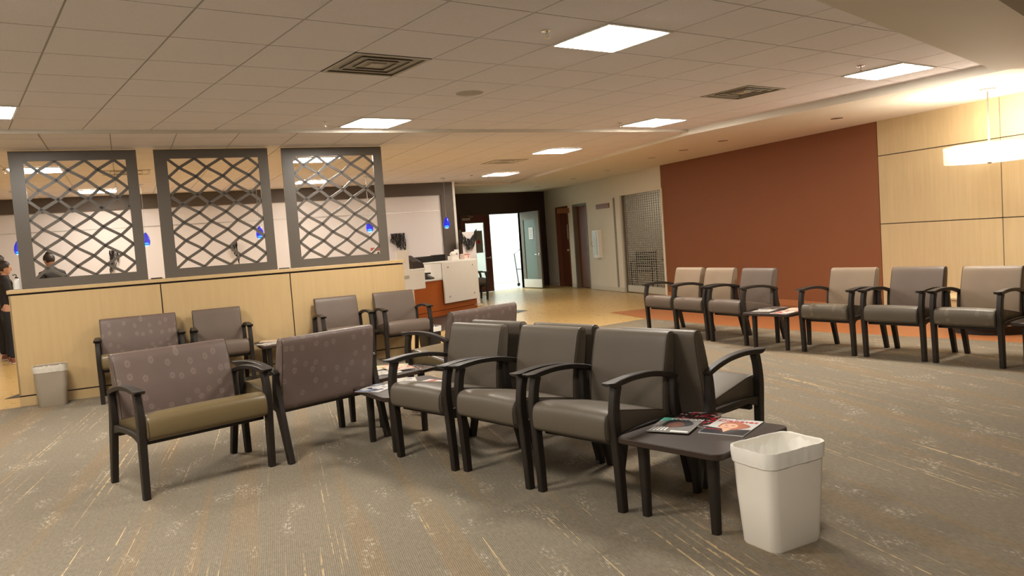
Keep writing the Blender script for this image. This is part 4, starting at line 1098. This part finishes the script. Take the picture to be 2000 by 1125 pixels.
ex = thing('extinguisher_cabinet', 'white fire extinguisher cabinet on the wall left of the rolling grille', 'extinguisher cabinet', (fw_x(14.14), 14.14, .79), A_F)
bm = BM(); box(bm, 0, .36, .001, .09, 0, .68, .006); obj('cabinet', bm, M_WHITE, ex)
bm = BM(); box(bm, .10, .27, .0905, .096, .07, .62); obj('glass', bm, mat_plain('dim_glass', (.28, .27, .22), .15), ex)
bm = BM(); tube(bm, [(.30, .10, .28), (.33, .125, .30), (.33, .125, .38), (.30, .10, .40)], .008, 8); obj('handle', bm, M_CHROME, ex, True)

# ------------------------------------------------------------------ rolling grille
gr = thing('rolling_grille', 'closed grey rolling grille beside the terracotta wall', 'grille', (fw_x(GR0), GR0, 0), A_F)
Lg = math.hypot(GR1 - GR0, fw_x(GR1) - fw_x(GR0)) - .10
M_GR = mat_plain('dull_aluminium', (.42, .39, .32), .4, .2)
nz = 40
for k in range(nz):
    z = .17 + k * 2.03 / nz
    bm = BM(); tube(bm, [(0.02, -.06, z), (Lg - .02, -.06, z)], .0055, 5); obj('horizontal_rod', bm, M_GR, gr)
nv = 18
for i in range(nv + 1):
    x = .03 + (Lg - .06) * i / nv; bm = BM(); rings = []
    for k in range(nz):
        z = .17 + k * 2.03 / nz
        for zz, hw in ((z - .012, .009), (z + .008, .009), (z + .014, .005), (z + 2.03 / nz - .016, .005)):
            rings.append([(x - hw, -.067, zz), (x + hw, -.067, zz), (x + hw, -.053, zz), (x - hw, -.053, zz)])
    loft(bm, rings); obj('link_chain', bm, M_GR, gr)
bm = BM(); box(bm, 0, Lg, -.085, -.035, .015, .16, .006); obj('bottom_bar', bm, mat_plain('light_aluminium', (.62, .58, .50), .3, .3), gr)
bm = BM(); box(bm, .85, 1.0, -.034, -.031, .03, .12); obj('red_sticker', bm, mat_plain('red_sticker', (.50, .07, .04), .5), gr)
bm = BM(); box(bm, Lg, Lg + .05, -.10, -.02, 0, 2.2, .004); obj('guide_track', bm, M_JAMB, gr)
bm = BM(); box(bm, -.05, .0, -.10, -.02, 0, 2.2, .004); obj('guide_track', bm, M_GR, gr)
tp = thing('corner_guard', 'narrow grey vertical strip on the white wall left of the grille', 'corner guard', (fw_x(13.34), 13.34, .10), A_F)
bm = BM(); box(bm, 0, .035, .001, .012, 0, 2.08, .002); box(bm, .045, .08, .001, .012, 0, 2.08, .002); obj('strips', bm, mat_plain('grey_strip', (.22, .19, .14), .4), tp)
# inside the closed shop
def cafe_chair(loc, rz):
    t = thing('cafe_armchair', 'black slat-backed armchair seen through the rolling grille', 'chair', loc, rz)
    bm = BM()
    for k in range(5): box(bm, -.24, .24, .22 + .012 * k, .24 + .012 * k, .52 + k * .075, .575 + k * .075, .006)
    obj('back_slats', bm, M_BLACK, t)
    bm = BM(); box(bm, -.25, .25, -.25, .25, .43, .48, .012); obj('seat', bm, M_BLACK, t)
    for sx in (-1, 1):
        for y0, y1 in ((-.23, -.23), (.23, .30)):
            bm = BM(); tube(bm, [(sx * .24, y0, 0), (sx * .24, y0, .45), (sx * .24, y1, .66 if y0 < 0 else .92)], .015, 8); obj('leg', bm, M_BLACK, t, True)
        bm = BM(); tube(bm, catmull([(sx * .24, -.23, .64), (sx * .25, -.18, .68), (sx * .25, .1, .69), (sx * .24, .27, .70)], 3), .016, 8); obj('armrest', bm, M_BLACK, t, True)
q = on_z(1262, 572, 0)
cafe_chair((q.x + .55, q.y + .55, 0), math.radians(-60))
t = thing('cafe_table', 'wooden table at the right inside the closed grille', 'table', (13.25, 11.62, 0), math.radians(14))
bm = BM(); box(bm, -.35, .35, -.4, .4, .70, .74, .005); obj('tabletop', bm, M_DOORW, t)
for sx in (-1, 1):
    for sy in (-1, 1):
        bm = BM(); box(bm, sx * .3 - .025, sx * .3 + .025, sy * .35 - .025, sy * .35 + .025, 0, .70); obj('leg', bm, M_DOORW, t)
t = thing('ceiling_light', 'ceiling light inside the closed shop hidden by the wall', 'ceiling light', (14.2, 12.4, 2.445), 0)
troffer_parts(t, (13.9, 12.1), (.61, 0), (0, .61), 2.44, mat_emit('shop_diffuser', (1, .9, .75), 10.0))
for x in (11.4, 13.4, 15.4):
    t = thing('corridor_light', 'bright corridor ceiling light beyond the glazed doors', 'ceiling light', (x, 19.2, 2.645), 0, 'corridor lights')
    troffer_parts(t, (x - .3, 18.6), (.61, 0), (0, 1.2), 2.64, mat_emit('corridor_diffuser', (.92, 1, .96), 42.0))
# lobby chair behind the reception desk end
lc = make_chair('lobby_armchair', .60, V_TAUPE, V_TAUPE, (10.68, 15.72), facing(.94, -.34), 'dark armchair half hidden behind the white reception counter', 'lobby chair')
del lc['group']

# ------------------------------------------------------------------ hand sanitiser on the ledge
q = on_line(33, 566, 10.05, -.181)
t = thing('soap_bottle', 'clear pump bottle with a black top on the left end of the ledge', 'bottle', (0.735, hw_y(.735) + .10, ZL + .001), A_HW)
bm = BM(); lathe(bm, [(.030, 0), (.036, .006), (.036, .085), (.028, .105), (.013, .112), (.013, .122)], 20); obj('bottle', bm, mat_plain('cloudy_clear_plastic', (.70, .70, .68), .2), t, True)
bm = BM(); lathe(bm, [(.015, .122), (.015, .138), (.005, .14), (.005, .158)], 12); tube(bm, [(0, 0, .158), (-.012, 0, .164), (-.035, 0, .158)], .006, 8); obj('pump', bm, M_BLACK, t, True)

# ------------------------------------------------------------------ people
def skin_mesh(joints, edges, sub=2):
    me = D.meshes.new('tmp'); me.from_pydata([j[:3] for j in joints], edges, []); ob = D.objects.new('tmp', me); COL.objects.link(ob)
    md = ob.modifiers.new('s', 'SKIN'); sv = me.skin_vertices[0].data
    for v, j in zip(sv, joints):
        r = j[3] if isinstance(j[3], tuple) else (j[3], j[3]); v.radius = r
    sv[0].use_root = True
    md.use_smooth_shade = True
    s2 = ob.modifiers.new('u', 'SUBSURF'); s2.levels = sub; s2.render_levels = sub
    dg = bpy.context.evaluated_depsgraph_get(); dg.update()
    res = D.meshes.new_from_object(ob.evaluated_get(dg))
    D.objects.remove(ob); D.meshes.remove(me)
    return res
def add_mesh(bm, me): bm.from_mesh(me); D.meshes.remove(me)
def ellipsoid(bm, c, r, n=16, rot=None):
    res = bmesh.ops.create_uvsphere(bm, u_segments=n, v_segments=n // 2 + 2, radius=1.0)
    for v in res['verts']:
        p = Vector((v.co.x * r[0], v.co.y * r[1], v.co.z * r[2]))
        if rot is not None: p = rot @ p
        v.co = p + Vector(c)
    return res['verts']
def person(loc, rz, ht, top_m, leg_m, shoe_m, label, arms='down', head_down=0.0, bun=False, lean=0.0):
    """faces local -Y"""
    root = thing('person', label, 'person', loc, rz)
    k = ht / 1.75; hp = .93 * k; sh = 1.43 * k; ln = lean
    def J(x, y, z, r): return (x * k, y * k - ln * max(0, z * k - hp), z * k, (r[0] * k, r[1] * k) if isinstance(r, tuple) else r * k)
    # skin body: head, neck, torso, arms, legs, all one surface
    js = [J(0, 0, .95, (.14, .10)), J(0, 0, 1.12, (.125, .09)), J(0, .0, 1.30, (.15, .10)), J(0, .01, 1.42, (.11, .075)), J(0, .01, 1.50, .052), J(0, -.0, 1.56, .052)]
    ed = [(i, i + 1) for i in range(5)]
    def chain(start, pts):
        prev = start
        for p in pts: js.append(J(*p)); ed.append((prev, len(js) - 1)); prev = len(js) - 1
        return prev
    arms_pts = {}
    for s in (-1, 1):
        if arms == 'down': A = [(s * .17, .01, 1.40, .058), (s * .215, .03, 1.26, .048), (s * .235, .02, 1.12, .042), (s * .235, -.06, 1.00, .036), (s * .225, -.12, .90, .027)]
        else: A = [(s * .17, .01, 1.40, .058), (s * .225, .0, 1.26, .048), (s * .235, -.03, 1.13, .042), (s * .17, -.17, 1.08, .036), (s * .10, -.28, 1.06, .027)]
        arms_pts[s] = A; chain(3, A)
        chain(0, [(s * .09, 0, .86, .088), (s * .10, -.01, .66, .072), (s * .105, -.015, .49, .056), (s * .11, .0, .30, .050), (s * .115, .02, .10, .036), (s * .12, -.02, .045, .036), (s * .125, -.12, .03, .034)])
    bm = BM(); add_mesh(bm, skin_mesh(js, ed))
    hc = Vector((0, -.015 * k - ln * (1.64 * k - hp), 1.64 * k)); hr = Matrix.Rotation(head_down, 3, 'X')
    hr = Matrix.Rotation(-head_down, 3, 'X') if False else Matrix.Rotation(head_down, 3, 'X')
    def hp_(x, y, z): return hc + hr @ Vector((x * k, y * k, z * k))
    ellipsoid(bm, hp_(0, 0, .01), (.076 * k, .095 * k, .108 * k), 20, hr)
    ellipsoid(bm, hp_(0, -.035, -.055), (.052 * k, .055 * k, .058 * k), 14, hr)          # jaw
    ellipsoid(bm, hp_(0, -.098, -.012), (.012 * k, .020 * k, .026 * k), 10, hr)          # nose
    ellipsoid(bm, hp_(0, -.086, .030), (.045 * k, .014 * k, .010 * k), 10, hr)           # brow
    ellipsoid(bm, hp_(0, -.086, -.055), (.022 * k, .012 * k, .009 * k), 10, hr)          # lips
    for s in (-1, 1): ellipsoid(bm, hp_(s * .076, .01, -.005), (.010 * k, .020 * k, .032 * k), 10, hr)
    # hands
    for s in (-1, 1):
        w_ = Vector(J(*arms_pts[s][-1])[:3]); pe = Vector(J(*arms_pts[s][-2])[:3]); d = (w_ - pe).normalized()
        side = Vector((1, 0, 0)); side = (side - d * side.dot(d)).normalized(); nn = d.cross(side)
        rot = Matrix((side, d, nn)).transposed()
        ellipsoid(bm, w_ + d * .045 * k, (.038 * k, .050 * k, .016 * k), 12, rot)
        for f in range(4):
            o_ = w_ + d * .085 * k + side * (f - 1.5) * .018 * k; L = (.058, .072, .076, .064)[f] * k
            tube(bm, [o_, o_ + d * L * .5 + nn * .004, o_ + d * L * .85 + nn * .018 * k, o_ + d * L * .9 + nn * .034 * k], [.0085 * k, .008 * k, .0075 * k, .006 * k], 8)
        o_ = w_ + d * .03 * k - side * s * .03 * k
        tube(bm, [o_, o_ + d * .03 * k - side * s * .022 * k, o_ + d * .06 * k - side * s * .022 * k], [.011 * k, .009 * k, .007 * k], 8)
    body = obj('body', bm, M_SKIN, root, True)
    rm = body.modifiers.new('r', 'REMESH'); rm.mode = 'VOXEL'; rm.voxel_size = .009; rm.use_smooth_shade = True
    # eyes
    bm = BM()
    for s in (-1, 1): ellipsoid(bm, hp_(s * .030, -.088, .008), (.011 * k, .008 * k, .006 * k), 10, hr)
    obj('eyes', bm, mat_plain('dark_eye', (.03, .02, .015), .2), root, True)
    # hair cap
    bm = BM(); vs = ellipsoid(bm, hp_(0, .012, .028), (.088 * k, .102 * k, .108 * k), 22, hr)
    kill = [v for v in vs if (hr.inverted() @ (v.co - hc)).y < -.055 * k and (hr.inverted() @ (v.co - hc)).z < .065 * k or (hr.inverted() @ (v.co - hc)).z < -.055 * k or ((hr.inverted() @ (v.co - hc)).y < -.02 * k and (hr.inverted() @ (v.co - hc)).z < .01 * k)]
    bmesh.ops.delete(bm, geom=kill, context='VERTS')
    if bun: ellipsoid(bm, hp_(.0, .050, .108), (.056 * k, .056 * k, .046 * k), 14, hr)
    ho = obj('hair', bm, M_HAIR, root, True)
    # jacket
    js2 = [J(0, 0, .90, (.165, .125)), J(0, 0, 1.10, (.152, .115)), J(0, 0, 1.30, (.168, .122)), J(0, .01, 1.43, (.118, .088)), J(0, .015, 1.50, (.080, .078)), J(0, .012, 1.535, (.070, .070))]
    ed2 = [(i, i + 1) for i in range(5)]; js, ed = js2, ed2
    for s in (-1, 1):
        A = arms_pts[s]; js_ = [(a[0], a[1], a[2], a[3] + .017) for a in A[:-1]]
        last = A[-1]; pv = A[-2]; js_.append((last[0] * .8 + pv[0] * .2, last[1] * .8 + pv[1] * .2, last[2] * .8 + pv[2] * .2, .040))
        chain(3, js_)
    bm = BM(); add_mesh(bm, skin_mesh(js, ed)); obj('jacket', bm, top_m, root, True)
    # trousers
    js = [J(0, 0, .97, (.145, .105)), J(0, 0, .90, (.15, .11))]; ed = [(0, 1)]
    for s in (-1, 1): chain(1, [(s * .092, 0, .82, .102), (s * .10, -.01, .64, .086), (s * .105, -.015, .47, .072), (s * .11, .0, .28, .064), (s * .115, .02, .085, .058)])
    bm = BM(); add_mesh(bm, skin_mesh(js, ed)); obj('trousers', bm, leg_m, root, True)
    for s in (-1, 1):
        bm = BM(); c = Vector(J(s * .12, -.05, 0, 0)[:3]); c.z = 0
        pr_ = [(c.x + px * k, c.y + py * k) for px, py in ((-.045, .09), (-.048, 0), (-.052, -.10), (-.035, -.17), (0, -.185), (.035, -.17), (.052, -.10), (.048, 0), (.045, .09), (0, .105))]
        loft(bm, [[(x, y, 0.0) for x, y in pr_], [(x, y, .022 * k) for x, y in pr_]]); so = obj('shoe', bm, mat_plain('cream_sole', (.62, .54, .45), .5), root, True)
        bm = BM(); loft(bm, [[(x, y, .022 * k) for x, y in pr_], [(c.x + (x - c.x) * .92, c.y + (y - c.y) * .9, .06 * k) for x, y in pr_], [(c.x + (x - c.x) * .75, c.y + .02 + (y - c.y) * .45 + .01, .105 * k) for x, y in pr_]]); obj('shoe_upper', bm, shoe_m, so, True)
    return root
M_JKT = mat_plain('black_jacket_cloth', (.010, .009, .009), .7, var=.3, nscale=40, bmp=.2)
M_JKG = mat_plain('charcoal_jacket_cloth', (.035, .030, .028), .7, var=.3, nscale=40, bmp=.2)
M_JEAN = mat_plain('dark_denim', (.010, .012, .020), .75, var=.3, nscale=60, bmp=.2)
M_SHOE = mat_plain('red_brown_shoe', (.20, .06, .04), .5)
person((0.93, 14.80, 0), facing(.95, .1), 1.61, M_JKT, M_JEAN, M_SHOE, 'boy in a black jacket and dark jeans standing at the left edge, looking right', 'front', .12)
person((0.90, 15.40, 0), facing(.9, .3), 1.72, M_JKG, M_JKT, M_SHOE, 'person in a charcoal jacket hidden behind the boy at the left edge', 'down', .1)
person((1.66, 15.25, 0), facing(-.45, .9), 1.70, M_JKT, M_JKT, M_BLACK, 'woman with a dark bun in a black top seen through the left lattice screen', 'front', .35, True, .10)
